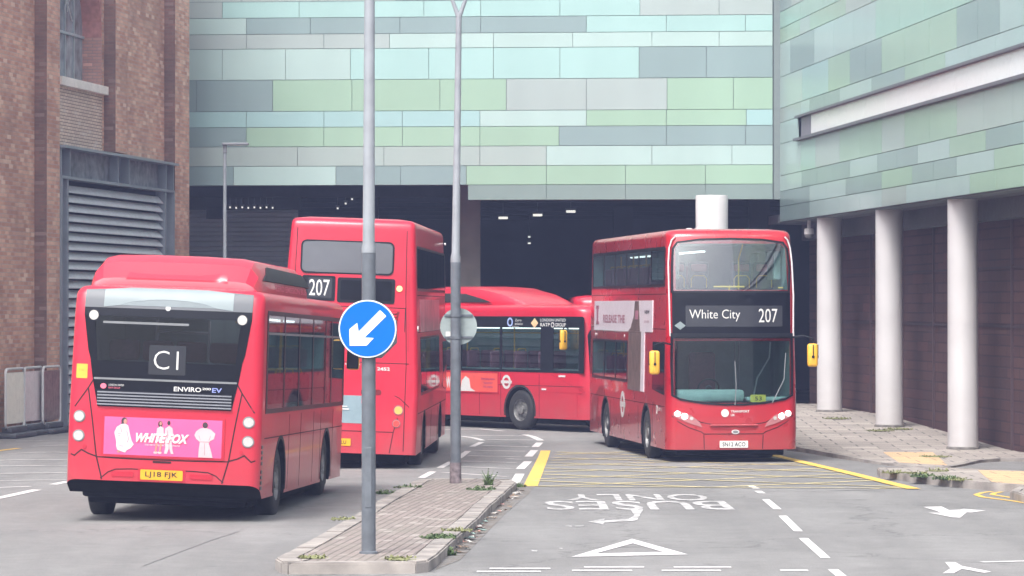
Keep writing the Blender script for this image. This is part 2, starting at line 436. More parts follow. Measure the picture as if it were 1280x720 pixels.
def mirror_arm(root, B, side, y, z_arm, z0, z1, out=.24, fwd=.25):
    s = side; w = B.half(z_arm); x = s*(w+out)
    bm = bmesh.new()
    add_tube(bm, [(s*(w-.15), y-.1, z_arm), (s*(w+.1), y+fwd*.8, z_arm+.05), (x, y+fwd, z_arm), (x, y+fwd, z1-.1)], .018, 8)
    a = bm_link('mirror_arm', bm, BLK, root, smooth=True)
    bm = bmesh.new()
    add_box(bm, x-.10, x+.10, y+fwd-.06, y+fwd+.06, z0, z1, bev=.045)
    h = bm_link('wing_mirror', bm, YEL, root, smooth=True, sharp=60)
    bm = bmesh.new(); add_box(bm, x-.092, x+.092, y+fwd-.068, y+fwd-.03, z0+.02, z1-.02, bev=.012); bm_link('mirror_glass', bm, BLK, h)
    bm = bmesh.new(); add_box(bm, x-.008, x+.008, y+fwd+.055, y+fwd+.075, (z0+z1)/2-.03, z1-.02); 
    add_lathe(bm, [(.028, 0), (.028, .02), (0, .022)], 10, Matrix.Translation((x, y+fwd+.055, (z0+z1)/2-.03)) @ Matrix.Rotation(rad(-90), 4, 'X'))
    bm_link('mirror_bracket', bm, BLK, h)
    # the same bracket seen from the outer side
    bm = bmesh.new(); xo = x + s*.09
    add_box(bm, min(xo, xo+s*.02), max(xo, xo+s*.02), y+fwd-.008, y+fwd+.008, (z0+z1)/2-.03, z1-.02)
    add_lathe(bm, [(.028, 0), (.028, .02), (0, .022)], 10, Matrix.Translation((xo, y+fwd, (z0+z1)/2-.03)) @ Matrix.Rotation(s*rad(90), 4, 'Y'))
    bm_link('mirror_bracket', bm, BLK, h)
def lamp(root, S, u, v, r, m, name='tail_lamp', ring=GREY):
    a = patch(name, circ(u, v, r, 20), S, m, root, off=.018, grid=0)
    if ring: patch('lamp_ring', circ(u, v, r*1.25, 20), S, ring, a, off=.010, grid=0)
    return a
def roundel(root, S, u, v, r, col=WHT, bar=True, name='roundel_logo'):
    n = 24; ring = []
    for k in range(n):
        a, b = 2*math.pi*k/n, 2*math.pi*(k+1)/n
        ring.append([(u+r*math.cos(a), v+r*math.sin(a)), (u+r*math.cos(b), v+r*math.sin(b)), (u+r*.62*math.cos(b), v+r*.62*math.sin(b)), (u+r*.62*math.cos(a), v+r*.62*math.sin(a))])
    if bar: ring.append([(u-r*1.25, v-r*.2), (u+r*1.25, v-r*.2), (u+r*1.25, v+r*.2), (u-r*1.25, v+r*.2)])
    return patch(name, ring, S, col, root, off=.009, thick=.004, grid=0)
def lines(root, S, pls, w=.012, name='panel_gap', m=None):
    polys = []
    for pl in pls: polys += stroke(pl, w)
    return patch(name, polys, S, m or LINE, root, off=.003, thick=.006, grid=.3)

def saloon_side(root, B, S, s, band, panes, bandr=.12):
    """black glass band with separate panes along one side; band (y0, z0, y1, z1)"""
    f = 1
    b = patch('window_band', rrect(*band, bandr), S, BLK, root, off=.006, grid=1.5)
    for p in panes:
        patch('window', rrect(*p[:4], .05), S, p[4] if len(p) > 4 else TGL, root, off=.011, grid=1.5)
    return b
def open_windows(name, S, root, band, panes, glass, z0, z1):
    """band built round real openings: strips above and below, pillars between, a pane in each opening"""
    y0, zb0, y1, zb1 = band; P = []
    P += [[(y0, zb0), (y1, zb0), (y1, z0), (y0, z0)], [(y0, z1), (y1, z1), (y1, zb1-.05), (y1-.05, zb1), (y0+.05, zb1), (y0, zb1-.05)]]
    e = [y0] + [v for a, b in panes for v in (a, b)] + [y1]
    for a, b in zip(e[::2], e[1::2]): P.append([(a, z0), (b, z0), (b, z1), (a, z1)])
    patch(name+'_band', P, S, BLK, root, off=.008, grid=0)
    for a, b in panes: patch(name, [(a, z0), (b, z0), (b, z1), (a, z1)], S, glass, root, off=.004, thick=.003, grid=0)
def side_pocket(y0, y1, z0, z1, w, depth=1.05):
    bm = bmesh.new(); add_box(bm, w-depth, w+.5, y0, y1, z0, z1); return bm
def saloon_lamp(root, y0, y1, x, z):
    bm = bmesh.new(); add_box(bm, x-.05, x+.05, y0, y1, z-.03, z, bev=.01); bm_link('saloon_lamp', bm, SLAMP, root)
def seat_row(root, ys, w, z0, h, m=None):
    for y in ys:
        bm = bmesh.new()
        for x in (w-.86, w-.42): add_box(bm, x-.19, x+.19, y-.06, y+.05, z0, z0+h, bev=.045)
        s = bm_link('seat', bm, m or SEATM, root, smooth=True)
        bm = bmesh.new(); add_tube(bm, [(w-.60, y-.02, z0+h-.03), (w-.58, y-.02, z0+h+.05), (w-.36, y-.02, z0+h+.05), (w-.34, y-.02, z0+h-.03)], .015, 6); bm_link('grab_rail', bm, YEL, s, smooth=True)
def poles(root, ys, w, z0, z1, x=None, m=None):
    for y in ys:
        bm = bmesh.new(); add_tube(bm, [(x or w-.5, y, z0), (x or w-.5, y, z1)], .02, 8); bm_link('grab_pole', bm, m or YEL, root, smooth=True)

def roof_pod(root, y0, y1, w, z0, z1, paint, rs=.35, fs=1.4, win=None, txt=None):
    """fairing over the roof equipment: chamfered hump with long nose"""
    bm = bmesh.new()
    st = [(y0, .90, .02), (y0+.06, .96, .45), (y0+rs*.6, 1, .86), (y0+rs, 1, .97), (y0+rs+.3, 1, 1), (y1-fs, 1, 1), (y1-fs*.72, .99, .93), (y1-fs*.4, .95, .66), (y1-fs*.15, .88, .32), (y1, .8, .02)] if fs > 1 else [(y0, .93, .02), (y0+.05, .97, .35), (y0+rs*.55, 1, .80), (y0+rs, 1, .95), (y0+rs+.15, 1, 1), (y1-fs, 1, 1.0), (y1-fs*.5, .99, .86), (y1-.06, .96, .55), (y1, .94, .02)]
    rings = []
    for y, ws, hs in st:
        h = (z1-z0)*hs; W2 = w*ws
        prof = [(-W2, 0), (-W2+.02, h*.35), (-W2+.06, h*.62), (-W2+.16, h*.92), (-W2+.30, h), (-W2*.3, h*1.03), (W2*.3, h*1.03), (W2-.30, h), (W2-.16, h*.92), (W2-.06, h*.62), (W2-.02, h*.35), (W2, 0)]
        rings.append([bm.verts.new((x, y, z0+z)) for x, z in prof])
    m = len(rings[0])
    for a, b in zip(rings, rings[1:]):
        for k in range(m-1): bm.faces.new((a[k], a[k+1], b[k+1], b[k]))
        bm.faces.new((a[m-1], a[0], b[0], b[m-1]))
    bm.faces.new(rings[0]); bm.faces.new(rings[-1][::-1])
    o = bm_link('roof_pod', bm, paint, root, smooth=True, sharp=24)
    h = z1-z0
    side = lambda y, z: Vector((w - (.02*(z-z0)/(h*.35) if z < z0+h*.35 else .02+.04*(z-z0-h*.35)/(h*.27) if z < z0+h*.62 else .06+.10*(z-z0-h*.62)/(h*.30)), y, z))
    if win:
        patch('pod_vent', win, side, RUB, o, off=.02, grid=.08)
        patch('pod_vent', [(-a, b) for a, b in win], lambda y, z: Vector((-side(-y, z).x, -y, z)), RUB, o, off=.02, grid=.08)
    if fs < 1: patch('pod_rear_panel', [(-.66, z0+.06), (.72, z0+.06), (.66, z0+h*.76), (-.56, z0+h*.76)], lambda u, z: Vector((u, y0+.05+rs*.5*max(0, (z-z0-h*.35))/(h*.45), z)), RED, o, off=.010, thick=.04, grid=.1)
    if txt: lettering(txt[0], txt[1], side, PNKS if len(txt) < 3 else txt[2], o, off=.01, bold=.01)
    return o

def single_decker(name, label, loc, rz, root_group, L=9.6, W=2.44, H=2.98, roll=0.0, pitch=0.0, pod=None, axles=None, rear_detail=False, poster=False):
    root = thing(name, label, 'bus', loc, rz, root_group)
    XF.append(Matrix.Rotation(roll, 4, 'Y') @ Matrix.Rotation(pitch, 4, 'X'))
    axles = axles or (-L/2+2.0, L/2-2.45)
    rin = lambda z: 0.02*max(0, z-1.4) + .42*max(0, (z-2.62))**1.5 + (.05*max(0, .9-z))
    fin = lambda z: .06*max(0, z-1.0) + .10*max(0, z-2.4)
    B = make_body(L, W, H, .30, lambda z: .015*max(0, z-1.3) + .02*max(0, .5-z), rin, fin, rr=.13, rf=.30, rb=.05, fb=.16, e=.13, er=.10, ef=.2)
    cut = bmesh.new()
    for a in axles: arch_cutter(cut, a, W/2)
    prism_cutter(cut, [(-L/2-.5, .0), (-L/2+.46, .0), (-L/2+.44, .27), (-L/2+.06, .475), (-L/2-.5, .49)], 'x', -2, 2)
    zb0, zb1 = 1.40, 2.74; y0, y1 = -L/2+.42, L/2-(.42 if not poster else .22); ax = axles[1]
    if rear_detail: edges = [y0+.08, y0+1.75, y0+3.3, y0+4.85, y0+6.35, y0+7.1, y1-.1]
    else: edges = [y0+.08, ax-5.6, ax-3.9, ax-2.35, ax-.75, ax+.85, ax+1.25, ax+2.3]
    cl = [cut, side_pocket(edges[0]+.02, edges[-1]-.05, zb0+.06, zb1-(.27 if poster else .06), W/2)]
    if rear_detail:
        rp = bmesh.new(); prism_cutter(rp, [(-.90, 2.02), (.90, 2.02), (.95, 2.60), (-.95, 2.60)], 'y', -L/2-.5, -L/2+2.2); cl.append(rp)
    finish_body(B, 'body', RED, root, cl)
    underbody(root, B, axles)
    pn = [(a+.03, b-.05) for a, b in zip(edges, edges[1:]) if b-a > .6]
    open_windows('window', B.right, root, (y0, zb0, y1, zb1), pn, SGL, zb0+.06, zb1-(.27 if poster else .06))
    if not poster: patch('hopper_rail', [[(a, zb1-.31), (b, zb1-.31), (b, zb1-.28), (a, zb1-.28)] for a, b in pn], B.right, GREY, root, off=.010, grid=0)
    saloon_lamp(root, edges[0]+.3, edges[-1]-.3, W/2-.80, zb1-(.275 if poster else .065))
    nseat = int((edges[-1]-edges[0]-1.0)/.95); seat_row(root, [edges[0]+.5+.95*k for k in range(nseat)], W/2, zb0+.08, .42)
    poles(root, [edges[0]+1.1+1.9*k for k in range(int(nseat/2))], W/2, zb0+.07, zb1-(.28 if poster else .07))
    bm = bmesh.new(); add_tube(bm, [(W/2-.45, edges[0]+.1, zb1-(.4 if poster else .16)), (W/2-.45, edges[-1]-.1, zb1-(.4 if poster else .16))], .018, 8); bm_link('handrail', bm, YEL, root, smooth=True)
    bm = bmesh.new(); add_box(bm, -1.10, 1.10, -L/2+.40, -L/2+1.5, .24, .5, bev=.04); bm_link('underride_shade_box', bm, UNDER, root)  # low black box added to deepen the shade under the rear
    yb = -L/2
    # side glazing, both sides
    for S, sg in ((B.right, 1), (B.left, -1)):
        panes = []
        f = lambda a, b: (a, b) if sg > 0 else (-b, -a)
        if rear_detail:
            edges = [y0+.08, y0+1.75, y0+3.3, y0+4.85, y0+6.35, y0+7.1, y1-.1]
        else:
            ax = axles[1]; edges = [y0+.08, ax-5.6, ax-3.9, ax-2.35, ax-.75, ax+.85, ax+1.25, ax+2.3]
        for a, b in zip(edges, edges[1:]):
            if b-a < .6: continue
            p0, p1 = f(a+.03, b-.05); panes.append((p0, zb0+.05, p1, zb1-.30, TGL if rear_detail is False else DGL))
        g = f(y0, y1)
        if sg < 0: saloon_side(root, B, S, sg, (g[0], zb0, g[1], zb1), panes)
        top = [(f(a+.03, b-.05)) for a, b in zip(edges, edges[1:]) if b-a > .6]
        if sg < 0: patch('top_light', [rrect(a, zb1-.27, b, zb1-.06, .03) for a, b in top], S, BGL, root, off=.011, grid=1.5)
        # skirt joints
        lines(root, S, [[(f(y0, y1)[0], 1.08), (f(y0, y1)[1], 1.08)]] + [[(f(yy, yy)[0], .34), (f(yy, yy)[0], 1.36)] for yy in (axles[0]+.85, axles[0]+2.1, axles[1]-1.6, axles[1]-.75, axles[1]+.75)])
        # wheel arch lips
        for a in axles:
            ca = f(a, a)[0]
            arc = [(ca+.60*math.cos(rad(t)), .47+.60*math.sin(rad(t))) for t in range(-12, 193, 12)]
            patch('wheel_arch_trim', stroke(arc, .045), S, RUB, root, off=.008, thick=.02, grid=0)
    # front face: windscreen, blind, lamps (seen edge on or from the other side)
    patch('windscreen', [(-1.08, 1.12), (1.08, 1.12), (1.10, 2.3), (1.05, 2.42), (-1.05, 2.42), (-1.10, 2.3)], B.front, DGL, root, off=.008, grid=.12)
    patch('destination_blind', rrect(-1.0, 2.47, 1.0, 2.80, .05), B.front, BLK, root, off=.008, grid=.12)
    for s in (-1, 1): lamp(root, B.front, s*.93, .72, .09, LENSW, 'headlamp')
    # rear face
    R_ = B.rear
    gl = [(-1.09, 2.90), (-1.08, 2.55), (-1.02, 2.15), (-.95, 1.8), (-.87, 1.43), (.87, 1.43), (.95, 1.8), (1.02, 2.15), (1.08, 2.55), (1.09, 2.90)]
    if rear_detail:
        gl = [[(-1.09, 2.90), (-1.09, 2.60), (1.09, 2.60), (1.09, 2.90)], [(-1.09, 2.60), (-1.08, 2.55), (-1.02, 2.15), (-.98, 2.02), (-.90, 2.02), (-.95, 2.60)], [(1.09, 2.60), (1.08, 2.55), (1.02, 2.15), (.98, 2.02), (.90, 2.02), (.95, 2.60)],
              [(-.985, 2.02), (-.95, 1.8), (-.87, 1.43), (.87, 1.43), (.95, 1.8), (.985, 2.02)]]
    g = patch('rear_window', gl, R_, BGL, root, off=.010, grid=.1)
    arc = lambda z0, z1, w: [(-w, z0)] + [(-w+2*w*k/10, z0) for k in range(1, 11)] + [(w-2*w*k/10*1.0, z1 + .05*math.sin(math.pi*k/10)) for k in range(0, 11)]
    patch('reflection_cap', [(-1.09, 2.70), (1.09, 2.70), (1.09, 2.92), (.5, 2.955), (-.5, 2.955), (-1.09, 2.92)], R_, PALE2, root, off=.018, grid=.1)  # top of the rear glass: sky reflection painted as layered grey patches
    patch('reflection_band', [(-.84, 2.71)] + [(-.62+1.24*k/10, 2.735+.085*math.sin(math.pi*k/10)**.6) for k in range(11)] + [(.84, 2.71), (.84, 2.925), (.5, 2.955), (-.5, 2.955), (-.84, 2.925)], R_, PALE, root, off=.022, grid=.1)
    patch('reflection_arc', [(-.62+1.24*k/10, 2.735+.082*math.sin(math.pi*k/10)**.6) for k in range(11)], R_, mat('dull_reflection_tone', (.15, .185, .20), .45), root, off=.020, grid=.1)
    if rear_detail:
        patch('rear_glazing', [(-.91, 2.01), (.91, 2.01), (.96, 2.61), (-.96, 2.61)], R_, RGL, g, off=.006, thick=.003, grid=.1)
        for x_ in (-.66, -.22, .22, .66):
            bm = bmesh.new(); add_box(bm, x_-.2, x_+.2, -L/2+.62, -L/2+.74, 2.03, 2.30, bev=.05); bm_link('seat', bm, SEATM, root, smooth=True)
        bm = bmesh.new()
        for x_ in (-.35, .35): add_tube(bm, [(x_, -L/2+1.3, 2.03), (x_, -L/2+1.3, 2.58)], .018, 8)
        add_tube(bm, [(-.35, -L/2+1.3, 2.42), (.35, -L/2+1.3, 2.42)], .018, 8); bm_link('handrail', bm, SILTR, root, smooth=True)
        patch('route_screen', rrect(-.22, 1.86, .26, 2.24, .02), R_, mat('dim_route_screen', (.022, .024, .03), .25), g, off=.016, grid=.1)
        lettering('C1', (-.155, 1.93, .165, 2.17), R_, WTXT, g, off=.019, bold=-.012)
        patch('strip_lamp', rrect(-.84, 2.50, .28, 2.53, .01), R_, GREY, g, off=.012, grid=.1)
        cam = lamp(root, R_, 0, 2.715, .032, WHT, 'rear_camera', BLK)
        for s in (-1, 1): lamp(root, R_, s*.965, 2.60, .062, LENSW, 'upper_marker_lamp', BLK)
        patch('trim_strip', rrect(-.93, 1.775, .93, 1.80, .01), R_, GREY, root, off=.018, grid=.2)
        lettering('ENVIRO', (.12, 1.655, .475, 1.715), R_, WHT, root, off=.018, bold=.02, name='model_badge')
        lettering('200', (.487, 1.685, .60, 1.715), R_, WHT, root, off=.018, bold=.02, name='model_badge')
        lettering('EV', (.615, 1.655, .74, 1.715), R_, mat('blue_badge', (.25, .3, .65), .3), root, off=.018, bold=.02, name='model_badge')
        patch('operator_logo', [circ(-.80, 1.69, .04, 12, .035)], R_, PNKS, root, off=.017, grid=0)
        lettering('LONDON UNITED', (-.73, 1.695, -.53, 1.72), R_, WHT, root, off=.017)
        lettering('RATP GROUP', (-.73, 1.66, -.58, 1.682), R_, PNKS, root, off=.017)
        sl = []
        bm = bmesh.new()
        gr = patch('engine_grille', rrect(-.875, 1.44, .875, 1.635, .02), R_, BLK, root, off=.014, grid=.2)
        sl = [[(-.87, z), (.87, z), (.87, z+.018), (-.87, z+.018)] for z in (1.448, 1.487, 1.526, 1.565, 1.604)]
        patch('grille_slat', sl, R_, mat('slat_grey', (.20, .21, .24), .35), gr, off=.045, thick=.035, grid=.2)
        patch('warning_sticker', rrect(-1.165, 1.78, -1.02, 1.965, .01), R_, mat('yellow_sticker', (.62, .40, .05), .4), root, off=.006, grid=.03)
        lettering('16', (-1.13, 1.875, -1.06, 1.905), R_, mat('olive_print', (.45, .35, .05), .5), root, off=.010)
        for s in (-1, 1):
            lamp(root, R_, s*1.10, 1.29, .062, LENSW, 'tail_lamp', GREY); lamp(root, R_, s*1.10, 1.04, .062, LENSW, 'tail_lamp', GREY)
            patch('reflector', circ(s*1.02, .90, .028, 12), R_, RED3, root, off=.010, grid=0)
            lines(root, R_, [[(s*.93, 1.78), (s*1.0, 1.66), (s*1.17, 1.41)], [(s*1.0, 1.66), (s*.93, 1.25), (s*.86, .78)],
                             [(s*1.2, .80), (s*1.15, .78), (s*1.06, .86), (s*.97, .815), (s*.86, .78), (s*.78, .49)]], .018)
        # boot lid moulding, poster in its frame, bumper
        patch('poster_frame', rrect(-.80, .785, .80, 1.325, .02), R_, RED3, root, off=.014, grid=.2)
        ad = patch('poster', rrect(-.765, .815, .765, 1.30, .005), R_, PINK, root, off=.018, grid=.2)
        for l_ in ([(-.585, 1.08), (-.545, 1.09)], [(-.58, 1.055), (-.55, 1.06)], [(-.56, .93), (-.50, .925)], [(-.47, 1.13), (-.44, 1.02), (-.46, .97)], [(-.55, 1.17), (-.53, 1.10)], [(.47, 1.02), (.62, 1.02)], [(.545, 1.0), (.55, .85)], [(.47, 1.10), (.49, 1.04)], [(.62, 1.10), (.60, 1.04)], [(.085, .98), (.09, .92)], [(.06, 1.15), (.07, 1.05)]): patch('printed_fold', stroke(l_, .009), R_, mat('grey_fold_print', (.36, .27, .30), .5), ad, off=.0255, thick=.003, grid=0)
        lettering('WHITE FOX', (-.337, .975, .353, 1.095), R_, PNKS, ad, off=.0253, bold=.05, shear=.35)
        lettering('WHITE FOX', (-.345, .985, .345, 1.105), R_, WHT, ad, off=.028, bold=.04, shear=.35)
        lettering('THE NEW COLLECTION ONLINE', (-.23, .945, .23, .965), R_, WHT, ad, off=.024)
        # printed figures in pale tracksuits
        lf = [[(-.60, .98), (-.63, 1.10), (-.60, 1.17), (-.54, 1.21), (-.49, 1.215), (-.45, 1.19), (-.43, 1.10), (-.40, 1.00), (-.37, .95), (-.41, .90), (-.46, .875), (-.48, .845), (-.53, .86), (-.585, .88), (-.60, .93)]]
        patch('printed_figure', lf, R_, PINKR, ad, off=.023, thick=.003, grid=0)
        patch('printed_hair', [circ(-.505, 1.25, .040, 12, .048), [(-.53, 1.27), (-.55, 1.20), (-.52, 1.21)]], R_, HAIR, ad, off=.022, thick=.003, grid=0)
        patch('printed_face', [circ(-.49, 1.245, .024, 10, .032), circ(-.565, .855, .022, 8, .014)], R_, SKIN, ad, off=.024, thick=.003, grid=0)
        patch('printed_figure', [[(-.085, 1.06), (-.075, 1.17), (-.03, 1.20), (.01, 1.18), (.02, 1.05), (.0, 1.0), (-.07, 1.0)],
                                 [(.02, 1.05), (.03, 1.17), (.08, 1.21), (.125, 1.18), (.14, 1.08), (.12, 1.0), (.135, .90), (.15, .85), (.115, .85), (.09, .93), (.065, .85), (.025, .85), (.04, .93), (.035, 1.0)],
                                 circ(-.085, .86, .028, 8, .018), circ(-.03, .86, .028, 8, .018)], R_, BEIG, ad, off=.0225, thick=.003, grid=0)
        patch('printed_hair', [circ(-.035, 1.225, .030, 10, .045), circ(.075, 1.245, .022, 10, .03)], R_, HAIR, ad, off=.0215, thick=.003, grid=0)
        patch('printed_face', [circ(-.03, 1.235, .016, 10, .024), [(-.085, .98), (-.055, .98), (-.075, .87), (-.095, .87)], [(-.03, .98), (0, .98), (-.02, .87), (-.04, .87)]], R_, SKIN, ad, off=.0245, thick=.003, grid=0)
        patch('printed_figure', [[(.41, 1.10), (.43, 1.15), (.48, 1.19), (.55, 1.205), (.62, 1.18), (.68, 1.13), (.665, 1.06), (.61, 1.03), (.60, 1.0), (.625, .93), (.655, .82), (.47, .82), (.475, .93), (.485, 1.02), (.44, 1.05)]], R_, BEIG, ad, off=.023, thick=.003, grid=0)
        patch('printed_hair', [circ(.545, 1.235, .036, 12, .040)], R_, HAIR, ad, off=.0245, thick=.003, grid=0)
        lines(root, R_, [[(-.86, .775), (-.4, .765), (.4, .765), (.86, .775)], [(-.80, .50), (-.70, .585), (-.60, .625), (-.40, .635), (.40, .635), (.60, .625), (.70, .585), (.80, .50)]], .014)
        patch('boot_handle', rrect(-.12, .725, .12, .75, .01), R_, LINE, root, off=.006, grid=0)
        patch('plate_recess', rrect(-.31, .485, .31, .655, .02), R_, RED3, root, off=.006, grid=.2)
        pl = patch('number_plate', rrect(-.275, .505, .275, .635, .012), R_, YPL, root, off=.012, grid=.3)
        lettering('LJ18 FJK', (-.21, .527, .21, .612), R_, INK, pl, off=.016, bold=.008)
        [patch('bumper_reflector', rrect(a_, .53, a_+.30, .60, .02), R_, RED3, root, off=.009, grid=.2) for a_ in (-.66, .36)]
        patch('side_vent', [rrect(yb+.17, z, yb+.30, z+.045, .008) for z in (.42, .49, .56, .63, .74, .81, .88, .95)], B.right, BLK, root, off=.006, grid=0)
    else:
        for s in (-1, 1): lamp(root, R_, s*1.08, 1.1, .06, LENSR)
    if poster:
        S = B.right; ax = axles[1]
        p = patch('poster', rrect(ax-3.4, .88, ax-.85, 1.37, .01), S, REDP, root, off=.012, grid=0)
        patch('poster_frame', stroke([(ax-3.4, .88), (ax-.85, .88), (ax-.85, 1.37), (ax-3.4, 1.37)], .03, True), S, RED3, root, off=.016, thick=.02, grid=0)
        patch('printed_figure', [[(ax-2.35, .90), (ax-2.3, 1.15), (ax-2.15, 1.27), (ax-2.0, 1.2), (ax-1.95, .98), (ax-1.75, .90)]], S, WHT, p, off=.015, thick=.004, grid=0)
        lettering('now', (ax-3.2, .97, ax-2.75, 1.25), S, WHT, p, off=.015, bold=.02)
        lettering('Every journey matters', (ax-1.5, 1.17, ax-.98, 1.24), S, PURP, p, off=.015, bold=.01)
        roundel(p, S, ax-1.62, 1.07, .085, PURP); lettering('TRANSPORT', (ax-1.42, 1.08, ax-1.05, 1.13), S, PURP, p, off=.015); lettering('FOR LONDON', (ax-1.42, .99, ax-1.05, 1.04), S, PURP, p, off=.015)
        roundel(root, S, ax-.52, 1.15, .17, WHT)
        roundel(root, S, ax-.40, 2.60, .11, mat('pale_blue_print', (.35, .45, .8), .4), bar=False)
        lettering('Zero', (ax-.2, 2.62, ax+.05, 2.68), S, WHT, root, off=.012); lettering('emission', (ax-.2, 2.53, ax+.1, 2.59), S, WHT, root, off=.012)
        patch('diamond_logo', [(ax+.42, 2.58), (ax+.56, 2.70), (ax+.70, 2.58), (ax+.56, 2.46)], S, GOLD, root, off=.012, grid=0)
        lettering('LONDON UNITED', (ax+.78, 2.62, ax+1.75, 2.69), S, WHT, root, off=.012, bold=.008)
        lettering('RATP', (ax+.78, 2.50, ax+1.15, 2.585), S, WHT, root, off=.012, bold=.015)
        roundel(root, S, ax+1.25, 2.54, .065, WHT, bar=False)
        lettering('GROUP', (ax+1.35, 2.50, ax+1.75, 2.585), S, WHT, root, off=.012, bold=.015)
        patch('side_marker', [rrect(ax+.85, .98, ax+1.02, 1.02, .005), rrect(ax+1.5, 1.30, ax+1.75, 1.345, .005)], S, SILTR, root, off=.010, grid=0)
        lines(root, S, [[(ax+1.2, 1.36), (ax+2.5, .95)], [(ax+.75, .93), (ax+2.4, .93)], [(ax+2.2, .35), (ax+2.2, .9)]], .02, m=RED3)
        lettering('Fleet', (ax-.3, 2.48, ax-.05, 2.51), S, WHT, root, off=.014)
    mirror_arm(root, B, 1, L/2-.45 if not poster else axles[1]+1.75, 2.45, 1.95, 2.42, out=.18 if poster else .12, fwd=.12 if poster else .3)
    mirror_arm(root, B, -1, L/2-.45, 2.45, 1.9, 2.4, out=.2, fwd=.3)
    if pod: roof_pod(root, *pod)
    XF.pop()
    add_wheels(root, axles, W/2)
    return root

